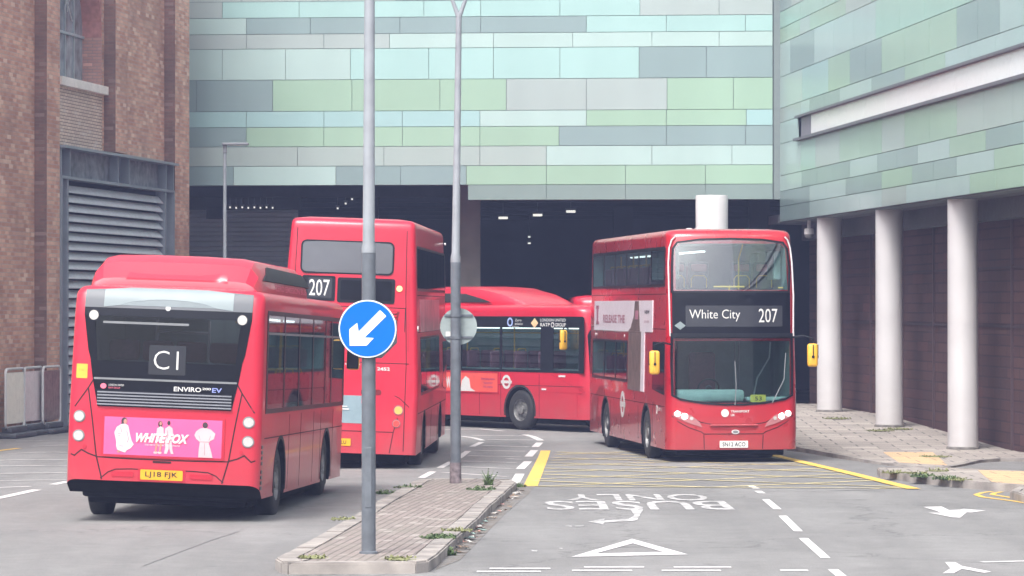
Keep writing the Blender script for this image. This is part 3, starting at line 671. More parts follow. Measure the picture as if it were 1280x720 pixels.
def double_decker(name, label, loc, rz, group, L=10.5, W=2.5, H=4.42, roll=0.0, kind='front', paint=RED):
    root = thing(name, label, 'bus', loc, rz, group)
    XF.append(Matrix.Rotation(roll, 4, 'Y'))
    axles = (-L/2+2.3, L/2-2.6) if kind == 'rear' else (-L/2+2.5, L/2-2.6)
    tum = (lambda z: .055*max(0, z-1.6)) if kind == 'rear' else (lambda z: .018*max(0, z-1.3))
    if kind == 'rear':
        rin = lambda z: .02*max(0, z-1.2) + .03*max(0, z-3.6)
        fin = lambda z: .05*max(0, z-1.0) + .15*max(0, z-3.3)
        B = make_body(L, W, H, .34, tum, rin, fin, rr=.10, rf=.25, rb=.04, fb=.12, e=.10, er=.14, ef=.3)
    else:
        rin = lambda z: .02*max(0, z-1.2)
        fin = lambda z: (.035*max(0, z-.9) + .17*max(0, z-3.2)**1.35 + .04*max(0, .55-z))
        B = make_body(L, W, H, .27, tum, rin, fin, rr=.12, rf=.20, rb=.04, fb=.15, e=.12, er=.14, ef=.13)
    cut = bmesh.new()
    for a in axles: arch_cutter(cut, a, W/2, depth=.42)
    if kind == 'front':
        up = [(-1.08, 3.30), (1.08, 3.30), (1.06, 4.10), (.95, 4.18), (-.95, 4.18), (-1.06, 4.10)]
        lo = [(-1.10, 1.27), (-.8, 1.20), (-.4, 1.16), (.4, 1.16), (.8, 1.20), (1.10, 1.27), (1.11, 2.33), (-1.11, 2.33)]
        prism_cutter(cut, up, 'y', L/2-3.2, L/2+1); prism_cutter(cut, lo, 'y', L/2-2.0, L/2+1)
    cl = [cut]; lowp = [(L/2-9.9, L/2-8.3), (L/2-8.2, L/2-6.7), (L/2-6.6, L/2-5.1)]
    if kind == 'front':
        ya = -L/2+.43; yb = L/2-.62; step = (yb-ya)/6; upp = [(ya+step*k, ya+step*(k+1)-.07) for k in range(6)]
        cl += [side_pocket(ya, yb-.08, 3.41, 4.06, W/2, 1.1), side_pocket(lowp[0][0], lowp[-1][1], 1.50, 2.25, W/2, 1.1)]
    finish_body(B, 'body', paint, root, cl)
    if kind == 'front':
        open_windows('upper_window', B.right, root, (ya-.08, 3.36, yb+.06, 4.13), upp, SGL, 3.41, 4.06)
        open_windows('lower_window', B.right, root, (lowp[0][0]-.06, 1.44, lowp[-1][1]+.06, 2.29), lowp, SGL, 1.50, 2.25)
        saloon_lamp(root, ya+.3, yb-.4, W/2-.85, 4.055); saloon_lamp(root, lowp[0][0]+.3, lowp[-1][1]-.3, W/2-.85, 2.245)
        seat_row(root, [ya+.5+.85*k for k in range(9)], W/2, 3.42, .36); seat_row(root, [lowp[0][0]+.5+.85*k for k in range(5)], W/2, 1.52, .40)
        poles(root, [ya+1.0+1.7*k for k in range(4)], W/2, 3.42, 4.05); poles(root, [lowp[0][0]+1.2, lowp[0][0]+3.4], W/2, 1.51, 2.24)
    underbody(root, B, axles, .15)
    # ---------------- sides
    for S, sg in ((B.right, 1), (B.left, -1)):
        f = (lambda a, b: (a, b)) if sg > 0 else (lambda a, b: (-b, -a))
        y0, y1 = -L/2+.35, L/2-.30
        if kind == 'rear': zt0, zt1, zl0, zl1 = 3.30, 4.12, 1.45, 2.42
        else: zt0, zt1, zl0, zl1 = 3.36, 4.16, 1.50, 2.25
        band = f(y0, y1-.25 if kind == 'front' else y1)
        if kind == 'rear' or sg < 0: patch('upper_window_band', rrect(band[0], zt0, band[1], zt1, .16), S, BLK, root, off=.006, grid=1.5)
        n = 6
        for k in range(n):
            a = y0+.08 + (y1-y0-.4)*k/n; b = y0+.08 + (y1-y0-.4)*(k+1)/n - .05; p = f(a, b)
            if kind == 'rear' or sg < 0: patch('upper_window', rrect(p[0], zt0+.05, p[1], zt1-.05, .05), S, DGL, root, off=.011, grid=1.5)
        lo_w = [(L/2-9.9, L/2-8.3), (L/2-8.2, L/2-6.7), (L/2-6.6, L/2-5.1)] if kind == 'front' else [(L/2-9.6, L/2-8.1), (L/2-8.0, L/2-6.5), (L/2-6.4, L/2-4.9), (L/2-4.8, L/2-3.3)]
        pb = f(lo_w[0][0]-.06, lo_w[-1][1]+.06)
        if kind == 'rear' or sg < 0: patch('lower_window_band', rrect(pb[0], zl0-.06, pb[1], zl1+.04, .08), S, BLK, root, off=.006, grid=1.5)
        for a, b in lo_w:
            p = f(a, b)
            if kind == 'rear' or sg < 0: patch('lower_window', rrect(p[0], zl0, p[1], zl1, .05), S, TGL if kind == 'front' else DGL, root, off=.011, grid=1.5)
        p = f(L/2-1.85, L/2-.45)
        patch('cab_window', [(p[0], 1.38), (p[1], 1.30), (p[1], 2.30), (p[0], 2.30)], S, BGL, root, off=.008, grid=0)
        q0, q1 = f(-L/2+.3, L/2-.4)
        lines(root, S, [[(q0, 1.08), (q1, 1.08)], [(q0, 2.55), (q1, 2.55)], [(q0, 3.22), (q1, 3.22)]] + [[(f(yy, yy)[0], .36), (f(yy, yy)[0], 1.02)] for yy in (-L/2+1.4, -L/2+3.2, -.6, L/2-3.6, L/2-1.8)], .014)
        for a in axles:
            ca = f(a, a)[0]
            arc = [(ca+.60*math.cos(rad(t)), .47+.60*math.sin(rad(t))) for t in range(-10, 191, 12)]
            patch('wheel_arch_trim', stroke(arc, .05), S, RUB, root, off=.008, thick=.02, grid=0)
    if kind == 'front':
        front_of_207(root, B)
    else:
        rear_of_207(root, B)
    XF.pop()
    add_wheels(root, axles, W/2)
    return root

def front_of_207(root, B):
    L = B.L; S = B.front; T = B.right
    # posters on the offside
    yf = L/2
    p = patch('poster', rrect(yf-9.75, 2.48, yf-1.9, 3.10, .01), T, POSTW, root, off=.014, grid=0)
    patch('poster', [(yf-4.9, 2.485), (yf-3.25, 2.485), (yf-3.25, 1.30), (yf-4.9, 1.30)], T, BRWN, root, off=.014, grid=0, label='tall brown printed upright of the side poster')
    patch('poster_strip', [(yf-3.25, 2.49), (yf-2.85, 2.49), (yf-2.85, 1.30), (yf-3.25, 1.30)], T, POSTW, root, off=.015, grid=0)
    patch('printed_figure', [[(yf-4.9, 2.49), (yf-4.6, 2.55), (yf-4.2, 2.80), (yf-4.1, 3.09), (yf-3.6, 3.09), (yf-3.5, 2.8), (yf-3.4, 2.49)]], T, BRWN, p, off=.018, thick=.005, grid=0)
    patch('printed_figure', [rrect(yf-4.0, 2.72, yf-3.65, 2.9, .05), rrect(yf-9.35, 2.62, yf-9.15, 3.0, .02), rrect(yf-9.45, 2.93, yf-9.05, 3.0, .02), rrect(yf-9.4, 2.6, yf-9.0, 2.66, .02)], T, MAROO, p, off=.021, thick=.005, grid=0)
    lettering('RELEASE THE', (yf-8.4, 2.64, yf-5.4, 2.81), T, MAROO, p, off=.019, bold=.02)
    lettering('NEW', (yf-2.85, 2.84, yf-2.25, 2.91), T, INK, p, off=.019, bold=.02); lettering('OUT NOW', (yf-2.9, 2.66, yf-2.25, 2.71), T, MAROO, p, off=.019)
    roundel(root, T, yf-5.6, .98, .27, WHT); roundel(root, T, yf-1.25, 1.0, .09, WHT, bar=False)
    lettering('TRANSPORT UK', (yf-1.1, .98, yf-.6, 1.05), T, WHT, root, off=.01)
    patch('side_marker', [circ(yf-9.6, 2.38, .03, 8), circ(yf-5.5, 2.38, .03, 8)], T, WHT, root, off=.01, grid=0)
    # upper windscreen
    ws = [(-1.14, 3.26), (1.10, 3.26), (1.13, 3.7), (1.10, 4.08), (1.02, 4.20), (.6, 4.255), (0, 4.27), (-.6, 4.255), (-1.02, 4.20), (-1.10, 4.08), (-1.13, 3.7)]
    patch('upper_windscreen', ws, S, WSG, root, off=.008, thick=.004, grid=.08)
    def rim(poly, w, nm): patch(nm, stroke(poly, w, True), S, BLK, root, off=.016, thick=.03, grid=.12)
    rim(ws, .035, 'upper_windscreen_seal')
    # destination area
    patch('destination_housing', [(-1.14, 2.46), (1.12, 2.46), (1.12, 3.245), (-1.14, 3.245)], S, BGL, root, off=.014, grid=.1)
    d = patch('destination_screen', rrect(-.90, 2.60, .96, 3.00, .02), S, GRYD, root, off=.019, grid=.12)
    lettering('White City', (-.83, 2.70, .13, 2.925), S, WTXT, d, off=.024, bold=-.004)
    lettering('207', (.49, 2.68, .86, 2.94), S, WTXT, d, off=.024, bold=0)
    patch('diamond_logo', [(-1.10, 2.62), (-1.0, 2.70), (-.9, 2.62), (-1.0, 2.54)], S, PALE, root, off=.024, grid=0)
    patch('ledge', [(-1.15, 2.40), (1.14, 2.40), (1.14, 2.475), (-1.15, 2.475)], S, BLK, root, off=.05, thick=.06, grid=.12)
    for u in (-1.04, 1.08): lamp(root, S, u, 2.43, .025, LENSW, 'marker_lamp', None)
    # lower windscreen
    wl = [(-1.15, 1.30), (-1.0, 1.22), (-.6, 1.155), (-.2, 1.125), (.2, 1.125), (.6, 1.155), (1.0, 1.22), (1.15, 1.30), (1.16, 1.9), (1.15, 2.40), (-1.15, 2.40), (-1.16, 1.9)]
    patch('lower_windscreen', wl, S, WSL, root, off=.008, thick=.004, grid=.08); rim(wl, .035, 'lower_windscreen_seal')
    # silver corner strips
    for s in (-1, 1):
        pts = [(s*1.165, 2.42), (s*1.18, 3.2), (s*1.175, 3.8), (s*1.15, 4.1), (s*1.10, 4.25), (s*1.04, 4.31)]
        bm = bmesh.new(); add_tube(bm, [B.front(u, z) + Vector((-s*.02, .03, .0)) for u, z in pts], .016, 8); bm_link('corner_strip', bm, SILTR, root, smooth=True)
    # bonnet moulding
    for s in (-1, 1):
        h = patch('headlamp', [(s*1.14, .98), (s*1.02, 1.0), (s*.80, .92), (s*.66, .80), (s*.60, .70), (s*.80, .76), (s*1.0, .84), (s*1.13, .90)], S, mat('red_tinted_lamp_cover', (.42, .17, .18), .15, coat=.8), root, off=.012, grid=.1)
        for u, z, r in ((1.06, .955, .050), (.93, .905, .056), (.80, .865, .034)): patch('bulb', circ(s*u, z, r, 16), S, LAMP if u > .85 else LENSW, h, off=.020, grid=0)
        lines(root, S, [[(s*1.17, .92), (s*1.05, .80), (s*.85, .69), (s*.62, .61), (s*.57, .57)], [(s*.57, .55), (s*.56, .28)], [(s*.72, .84), (s*.62, .79), (s*.40, .75)]], .014)
    lines(root, S, [[(-.57, .57), (.57, .57)], [(-.40, .75), (.40, .75)]], .014)
    patch('bonnet_recess', [(-.48, .72), (.48, .72), (.42, .64), (-.42, .64)], S, mat('red_bonnet_recess', (.30, .012, .02), .3, coat=.6), root, off=.004, grid=.15)
    bm = bmesh.new(); pts = [B.front(u, .735 - .0*u) + Vector((0, .02, 0)) for u in [-.45+.1*k for k in range(10)]]; add_tube(bm, pts, .018, 8); bm_link('bonnet_lip', bm, RED2, root, smooth=True)
    roundel(root, S, -.17, .965, .075, WHT, bar=False); patch('operator_logo', circ(-.17, .965, .05, 12), S, WHT, root, off=.009, grid=0)
    lettering('TRANSPORT', (-.06, .975, .30, 1.02), S, WHT, root, off=.01, bold=.02); lettering('UK', (-.06, .905, .02, .95), S, WHT, root, off=.01, bold=.02)
    patch('maker_badge', circ(.03, .61, .075, 18, .042), S, SILTR, root, off=.014, grid=0); patch('maker_badge', circ(.03, .61, .055, 18, .026), S, GREY, root, off=.018, grid=0)
    pl = patch('number_plate', rrect(-.27, .31, .27, .44, .01), S, WPL, root, off=.018, grid=.3); lettering('SN12 ACO', (-.22, .335, .22, .415), S, INK, pl, off=.022, bold=.012)
    # things behind the glass
    bm = bmesh.new()
    y = L/2
    add_box(bm, -.25, 1.06, y-.75, y-.22, 1.17, 1.40, bev=.06); bm_link('dashboard', bm, TEAL, root, smooth=True)
    bm = bmesh.new(); add_box(bm, -1.05, -.30, y-.6, y-.22, 1.17, 1.26, bev=.03); bm_link('dashboard', bm, TEAL, root)
    bm = bmesh.new(); M = Matrix.Translation((.36, y-.72, 1.42)) @ Matrix.Rotation(rad(62), 4, 'X')
    n = 20; add_tube(bm, [M @ Vector((.2*math.cos(2*math.pi*k/n), .2*math.sin(2*math.pi*k/n), 0)) for k in range(n+1)], .016, 6); add_lathe(bm, [(0, -.02), (.06, -.02), (.06, .02), (0, .02)], 12, M)
    bm_link('steering_wheel', bm, RUB, root, smooth=True)
    bm = bmesh.new(); add_box(bm, .10, .62, y-1.5, y-1.36, 1.3, 2.1, bev=.06); bm_link('driver_seat', bm, SEATM, root, smooth=True)
    bm = bmesh.new()
    add_tube(bm, [(-.18, y-.8, 1.2), (-.2, y-1.0, 2.3)], .02, 8); add_tube(bm, [(-.30, y-1.1, 1.2), (-.30, y-1.1, 2.3)], .02, 8)
    bm_link('cab_screen_post', bm, GREY, root)
    bm = bmesh.new(); add_tube(bm, [(-.62, y-1.3, 1.2), (-.68, y-1.2, 1.6), (-.9, y-1.1, 2.0), (-.92, y-1.1, 2.3)], .016, 8); bm_link('grab_pole', bm, SILTR, root, smooth=True)
    t = patch('running_number_card', rrect(.33, 1.17, .63, 1.31, .01), lambda u, v: S(u, v) - Vector((0, .03, 0)), mat('yellow_card', (.85, .68, .12), .5), root, off=0, thick=.004, grid=0)
    lettering('53', (.42, 1.20, .55, 1.275), lambda u, v: S(u, v) - Vector((0, .03, 0)), INK, t, off=.002, bold=.01)
    bm = bmesh.new()      # wiper
    add_tube(bm, [B.front(.02, 1.12)+Vector((0, .03, 0)), B.front(.04, 1.5)+Vector((0, .05, 0)), B.front(.02, 1.95)+Vector((0, .04, 0))], .010, 6)
    add_tube(bm, [B.front(.75, 1.16)+Vector((0, .03, 0)), B.front(.98, 1.6)+Vector((0, .05, 0)), B.front(1.02, 2.1)+Vector((0, .04, 0))], .010, 6)
    bm_link('windscreen_wiper', bm, GREY, root, smooth=True)
    # upper saloon
    for x in (-.86, -.42, .42, .86):
        bm = bmesh.new(); add_box(bm, x-.20, x+.20, y-1.55, y-1.45, 3.31, 3.85, bev=.05); st = bm_link('upper_seat', bm, mat('seat_back', (.10, .09, .12), .8), root, smooth=True)
        bm = bmesh.new(); add_box(bm, x-.15, x+.15, y-1.46, y-1.40, 3.66, 3.80, bev=.025); bm_link('headrest', bm, mat('pink_headrest', (.42, .14, .18), .8), st, smooth=True)
        bm = bmesh.new(); add_tube(bm, [(x-.15, y-1.42, 3.35), (x-.15, y-1.42, 3.52), (x-.1, y-1.42, 3.58), (x+.1, y-1.42, 3.58), (x+.15, y-1.42, 3.52), (x+.15, y-1.42, 3.35)], .013, 8); bm_link('grab_rail', bm, YEL, st, smooth=True)
    bm = bmesh.new(); add_tube(bm, [(-.29, y-.48, 3.36), (.30, y-.48, 3.36)], .018, 8); add_tube(bm, [(0, y-.48, 3.36), (0, y-.48, 3.30)], .018, 8)
    add_tube(bm, [(-.26, y-.9, 3.31), (-.26, y-.9, 3.9), (-.36, y-1.0, 4.17)], .016, 8); add_tube(bm, [(-1.05, y-.5, 3.34), (-.95, y-.5, 3.34)], .016, 8)
    bm_link('handrail', bm, YEL, root, smooth=True)
    bm = bmesh.new()
    for x in (-.99, .99):
        for k in range(3): add_box(bm, x-.075, x+.075, y-3.15+.85*k, y-2.45+.85*k, 3.5, 4.05, bev=.03)
    bm_link('painted_pane_light', bm, mat('pale_daylight_tone', (.28, .34, .35), .3), root)  # pale solid boxes, painted daylight at the upper side panes
    # roof vent and mirrors
    bm = bmesh.new(); add_box(bm, .30, .55, y-1.2, y-.9, B.H+.01, B.H+.06, bev=.02); add_box(bm, .62, .72, y-1.2, y-1.0, B.H+.01, B.H+.05, bev=.02); bm_link('roof_vent', bm, PINKR, root, smooth=True)
    mirror_arm(root, B, 1, y-.15, 2.25, 1.70, 2.15, out=.27, fwd=.12); mirror_arm(root, B, -1, y-.15, 2.38, 1.84, 2.28, out=.27, fwd=.16)

def rear_of_207(root, B):
    L = B.L; S = B.rear; T = B.right
    w = patch('upper_rear_window', rrect(-.90, 3.585, .74, 4.14, .08), S, LGL, root, off=.012, grid=.2)
    patch('window_seal', stroke(rrect(-.91, 3.575, .75, 4.15, .09), .03, True), S, BLK, root, off=.018, thick=.03, grid=0)
    patch('route_panel', rrect(-.88, 3.07, -.28, 3.52, .03), S, BLK, root, off=.012, grid=.2)
    d = patch('route_screen', rrect(-.77, 3.12, -.34, 3.48, .01), S, GRYD, root, off=.017, grid=.2)
    lettering('207', (-.75, 3.155, -.38, 3.45), S, WTXT, d, off=.021, bold=.004)
    patch('route_panel', rrect(-.24, 3.05, .80, 3.50, .04), S, BLK, root, off=.012, grid=.2)
    patch('lower_rear_window', rrect(-.18, 3.10, .74, 3.45, .03), S, BGL, root, off=.017, grid=.2)
    lamp(root, S, .88, 3.33, .055, mat('amber_beacon', (.85, .5, .2), .3, emis=(1, .6, .25), estr=.5), 'repeater_lamp', None)
    g = patch('engine_grille', [(.38, 2.62), (.83, 2.62), (.90, 2.92), (.38, 2.92)], S, mat('grille_dark_red', (.22, .01, .015), .5), root, off=.008, grid=0)
    patch('grille_slat', [[(.40, z), (.84, z), (.86, z+.03), (.40, z+.03)] for z in (2.64, 2.70, 2.76, 2.82, 2.88)], S, RED, g, off=.035, thick=.03, grid=0)
    lines(root, S, [[(-1.05, 2.98), (1.0, 2.98), (1.0, 2.55)], [(-1.0, 4.38), (-1.02, 3.2), (-1.06, 2.0)], [(.98, 4.38), (1.0, 3.2), (1.05, 2.0), (1.05, .4)], [(-1.1, .74), (.86, .74)], [(.93, 1.0), (.86, .74), (.80, .36)], [(-1.1, 1.98), (1.1, 1.98)],
                    [(.86, 1.40), (.95, 1.36), (1.13, 1.2)]], .014)
    [patch('handle_recess', rr_, S, mat('recess_dark_red', (.16, .01, .015), .4), root, off=.006, grid=0) for rr_ in (rrect(.25, 1.40, .62, 1.50, .04), rrect(-.45, 1.42, -.1, 1.5, .03))]
    lettering('2452', (.53, 1.845, .76, 1.905), S, WHT, root, off=.01, bold=.03)
    patch('sticker', [rrect(-.05, 1.93, .22, 1.955, .004)], S, WHT, root, off=.008, grid=0)
    patch('emergency_latch', rrect(-.30, 1.86, -.10, 2.1, .05), S, BLK, root, off=.02, grid=0)
    p = patch('poster', rrect(-.75, .88, .51, 1.38, .01), S, GBLU, root, off=.012, grid=0)
    patch('printed_panel', [rrect(-.7, 1.17, .02, 1.19, .003), rrect(-.7, 1.12, .05, 1.145, .003)], S, WHT, p, off=.016, thick=.005, grid=0)
    patch('printed_panel', rrect(.27, 1.24, .42, 1.35, .01), S, PNKS, p, off=.016, thick=.005, grid=0); patch('printed_panel', [(.30, .92), (.48, .92), (.42, 1.02)], S, WHT, p, off=.016, thick=.005, grid=0)
    for s in (-1, 1):
        lamp(root, S, s*.94, 1.14, .070, LENSO); lamp(root, S, s*.91, .90, .058, LENSG)
        patch('side_pillar', [(s*1.0, 3.9), (s*1.06, 3.9), (s*1.10, 2.2), (s*1.06, 2.2)], S, RED3, root, off=.003, grid=.2)
    pl = patch('number_plate', rrect(-.42, .47, .10, .60, .01), S, YPL, root, off=.014, grid=0); lettering('DK11 LU', (-.30, .50, .02, .57), S, INK, pl, off=.018, bold=.012)
    patch('side_poster', rrect(-L/2+1.0, 2.55, L/2-3.0, 3.15, .01), T, mat('pinkish_poster', (.40, .16, .20), .3, var=.5, scale=2), root, off=.012, grid=0)
    lamp(root, T, -L/2+.2, 2.62, .05, WHT, 'side_marker', None)
    bm = bmesh.new(); add_tube(bm, [(B.half(4.3)+.0, L/2-.25, 4.32), (B.half(4.3)+.03, L/2-.25, 4.33)], .03, 8); bm_link('side_marker', bm, WHT, root)
# ---------------------------------------------------------------- ground
def asphalt_mat():
    m, nt, p = base_mat('asphalt'); L = nt.links
    tc = nd(nt, 'ShaderNodeTexCoord')
    def noise(s, d=6, r=.6, mp=None):
        n = nd(nt, 'ShaderNodeTexNoise'); n.inputs['Scale'].default_value = s; n.inputs['Detail'].default_value = d; n.inputs['Roughness'].default_value = r
        if mp:
            q = nd(nt, 'ShaderNodeMapping'); q.inputs['Scale'].default_value = mp; L.new(tc.outputs['Object'], q.inputs['Vector']); L.new(q.outputs[0], n.inputs['Vector'])
        else: L.new(tc.outputs['Object'], n.inputs['Vector'])
        return n
    big = noise(.22, 5); streak = noise(1.0, 6, .6, (.9, .07, 1)); fine = noise(45, 4, .7); mid = noise(3.5, 7, .7)
    def rng(n, a, b, lo=.35, hi=.65):
        r = nd(nt, 'ShaderNodeMapRange'); r.inputs['From Min'].default_value = lo; r.inputs['From Max'].default_value = hi; r.inputs['To Min'].default_value = a; r.inputs['To Max'].default_value = b
        L.new(n.outputs['Fac'], r.inputs['Value']); return r.outputs['Result']
    def mul(a, b):
        q = nd(nt, 'ShaderNodeMath', operation='MULTIPLY'); L.new(a, q.inputs[0]); L.new(b, q.inputs[1]); return q.outputs[0]
    v = mul(mul(rng(big, .86, 1.1), rng(streak, .90, 1.08)), mul(rng(fine, .80, 1.2), rng(mid, .90, 1.08)))
    # thin cracks
    vo = nd(nt, 'ShaderNodeTexVoronoi'); vo.feature = 'DISTANCE_TO_EDGE'; vo.inputs['Scale'].default_value = .16
    wn = noise(.8, 6, .7)
    wm = nd(nt, 'ShaderNodeVectorMath', operation='MULTIPLY_ADD'); wm.inputs[1].default_value = (2.2, 2.2, 0); L.new(wn.outputs['Color'], wm.inputs[0]); L.new(tc.outputs['Object'], wm.inputs[2])
    L.new(wm.outputs[0], vo.inputs['Vector'])
    cr = nd(nt, 'ShaderNodeMapRange'); cr.inputs['From Max'].default_value = .006; cr.inputs['To Min'].default_value = .62; L.new(vo.outputs['Distance'], cr.inputs['Value'])
    v = mul(v, cr.outputs['Result'])
    oil = noise(1.7, 3, .5); oo = nd(nt, 'ShaderNodeMapRange'); oo.inputs['From Min'].default_value = .66; oo.inputs['From Max'].default_value = .74; oo.inputs['To Min'].default_value = 1.0; oo.inputs['To Max'].default_value = .80; L.new(oil.outputs['Fac'], oo.inputs['Value']); v = mul(v, oo.outputs['Result'])
    sc_ = nd(nt, 'ShaderNodeVectorMath', operation='SCALE'); sc_.inputs[0].default_value = ASPH; L.new(v, sc_.inputs['Scale'])
    L.new(sc_.outputs[0], p.inputs['Base Color']); p.inputs['Roughness'].default_value = .82; p.inputs['Specular IOR Level'].default_value = .35
    b = nd(nt, 'ShaderNodeBump'); b.inputs['Strength'].default_value = .35; b.inputs['Distance'].default_value = .008; L.new(fine.outputs['Fac'], b.inputs['Height']); L.new(b.outputs['Normal'], p.inputs['Normal'])
    return m
ASPH = (.208, .205, .201)
ASPHALT = asphalt_mat()
def worn_paint(name, col, wear=.45, sc_=9):
    m, nt, p = base_mat(name); L = nt.links
    tc = nd(nt, 'ShaderNodeTexCoord'); n = nd(nt, 'ShaderNodeTexNoise'); n.inputs['Scale'].default_value = sc_; n.inputs['Detail'].default_value = 8; n.inputs['Roughness'].default_value = .75
    L.new(tc.outputs['Object'], n.inputs['Vector'])
    r = nd(nt, 'ShaderNodeMapRange'); r.inputs['From Min'].default_value = wear; r.inputs['From Max'].default_value = wear+.16; L.new(n.outputs['Fac'], r.inputs['Value'])
    mx = nd(nt, 'ShaderNodeMixRGB'); mx.inputs['Color1'].default_value = (*ASPH, 1); mx.inputs['Color2'].default_value = (*col, 1)
    L.new(r.outputs['Result'], mx.inputs['Fac']); L.new(mx.outputs[0], p.inputs['Base Color']); p.inputs['Roughness'].default_value = .7
    MATS[name] = m; return m
PW  = worn_paint('white_road_paint', (.62, .60, .60), .27)
PW2 = worn_paint('worn_white_road_paint', (.56, .55, .55), .395, 4)
PY  = worn_paint('yellow_road_paint', (.72, .47, .10), .25)
PY2 = worn_paint('worn_yellow_road_paint', (.54, .46, .25), .36, 3)
PW3 = worn_paint('thin_white_road_paint', (.52, .50, .50), .36, 4)

xs = [-400, -150, -60, -32] + [x for x in range(-30, 31)] + [32, 60, 150, 400]
ys = [-400, -150, -40, 0, 15] + [y for y in range(20, 131)] + [150, 250, 500]
bm = bmesh.new()
grid = [[bm.verts.new((x, y, zg(x, y))) for y in ys] for x in xs]
for i in range(len(xs)-1):
    for j in range(len(ys)-1): bm.faces.new((grid[i][j], grid[i+1][j], grid[i+1][j+1], grid[i][j+1]))
struct(bm_link('road', bm, ASPHALT, smooth=True, sharp=60))

def on_road(name, polys, m, off=.006, zf=zg):
    bm = bmesh.new()
    for p in polys:
        if area2(list(p)) < 0: p = list(p)[::-1]
        bm.faces.new([bm.verts.new((a, b, 0)) for a, b in p])
    xs_ = [v.co.x for v in bm.verts]; ys_ = [v.co.y for v in bm.verts]
    for ax, lo, hi in ((0, min(xs_), max(xs_)), (1, min(ys_), max(ys_))):
        for k in range(math.ceil(lo), math.floor(hi)+1):
            co = [0, 0, 0]; no = [0, 0, 0]; co[ax] = k; no[ax] = 1
            bmesh.ops.bisect_plane(bm, geom=bm.verts[:]+bm.edges[:]+bm.faces[:], plane_co=co, plane_no=no, dist=1e-5)
    for v in bm.verts: v.co.z = zf(v.co.x, v.co.y) + off
    o = bm_link(name, bm, m, recalc=False); return struct(o)
def gp(pts): return [gpt(x, y) for x, y in pts]
def gline(pts, w): return stroke(gp(pts), w)
def dashes(a, b, w, on, gap, start=0):
    A, B_ = Vector(a), Vector(b); d = (B_-A); n = d.length; d.normalize(); s = start; out = []
    while s < n:
        e = min(n, s+on); out += stroke([tuple(A+d*s), tuple(A+d*e)], w); s += on+gap
    return out

# white lane dashes, right
P = []
for q in ([(938, 607.5), (946, 611)], [(947, 614), (953, 617)], [(957, 624.5), (972, 637)], [(978, 645), (998, 664.5)], [(1004, 673), (1032, 698)], [(1041, 712), (1052, 721)]):
    P += gline(q, .11)
on_road('lane_marking', P, PW)
# give-way triangle and give-way dashes
def tri_ring(o, i): return [[o[k], o[(k+1) % 3], i[(k+1) % 3], i[k]] for k in range(3)]
on_road('give_way_triangle_marking', tri_ring(gp([(714, 696.5), (860, 693.5), (790, 674)]), gp([(744, 692.3), (829, 690.3), (791, 679.5)])), PW)
P = []
for a, b, y in ((730, 805, 709.2), (842, 914, 709.2), (715, 790, 713.5), (827, 901, 713.5), (612, 688, 711.0), (596, 676, 714.8), (975, 1010, 713.2)):
    P += gline([(a, y), (b, y)], .17)
on_road('give_way_line_marking', P, PW)
# worn lettering on the road, read from the far side
def road_text(s, x0, x1, y0, y1, m):
    a = gpt(x0, y1); b = gpt(x1, y0)
    S = lambda u, v: Vector((u, v, zg(u, v)+.006))
    ax, bx = gpt(x0, (y0+y1)/2)[0], gpt(x1, (y0+y1)/2)[0]
    o = lettering(s, (ax, a[1], bx, b[1]), S, m, flip=True, bold=.012, off=0, name='road_lettering'); return struct(o)
road_text('BUSES', 681, 912, 626.5, 637.5, PW2)
road_text('ONLY', 706, 884, 618, 626, PW2)
on_road('bent_arrow_marking', [gp([(735, 652.5), (756, 648.5), (755, 651), (786, 649), (793, 644.5), (788, 637.5), (804, 637), (797, 650), (791, 651.8), (755, 653.5), (754, 656)])], PW2)
on_road('paint_remnant', [gp([(705, 658), (714, 657.3), (715, 658.8)]), gp([(718, 657.5), (730, 656.8), (729, 658.6), (720, 658.6)]), gp([(664, 688), (672, 688), (671, 690), (665, 689.5)]), gp([(698, 685.5), (703, 685.3), (703, 686.8)])], PW2)
on_road('tar_seam', gline([(1038, 613.6), (1070, 613), (1108, 614)], .10) + gline([(180, 707), (225, 690), (262, 676), (300, 664)], .02), worn_paint('tar', (.13, .13, .125), .50, 4), off=.005)
# straight and bent arrows, right
on_road('turn_arrow_marking', [gp([(1154, 634), (1177, 633.5), (1186, 638), (1200, 637.5), (1204, 636.5), (1232, 638.5), (1214, 641), (1208, 640.5), (1207, 642), (1200, 647.5), (1190, 647), (1160, 641.2), (1176, 641.5), (1171, 639)])], PW)
on_road('turn_arrow_marking', [gp([(1181, 703), (1194, 703.3), (1202, 708), (1239, 715), (1230, 716.5), (1202, 711.5), (1192, 717), (1178, 717), (1188, 711)])], PW)
on_road('stop_line_marking', gline([(1227, 703), (1330, 700.5)], .13), PW)
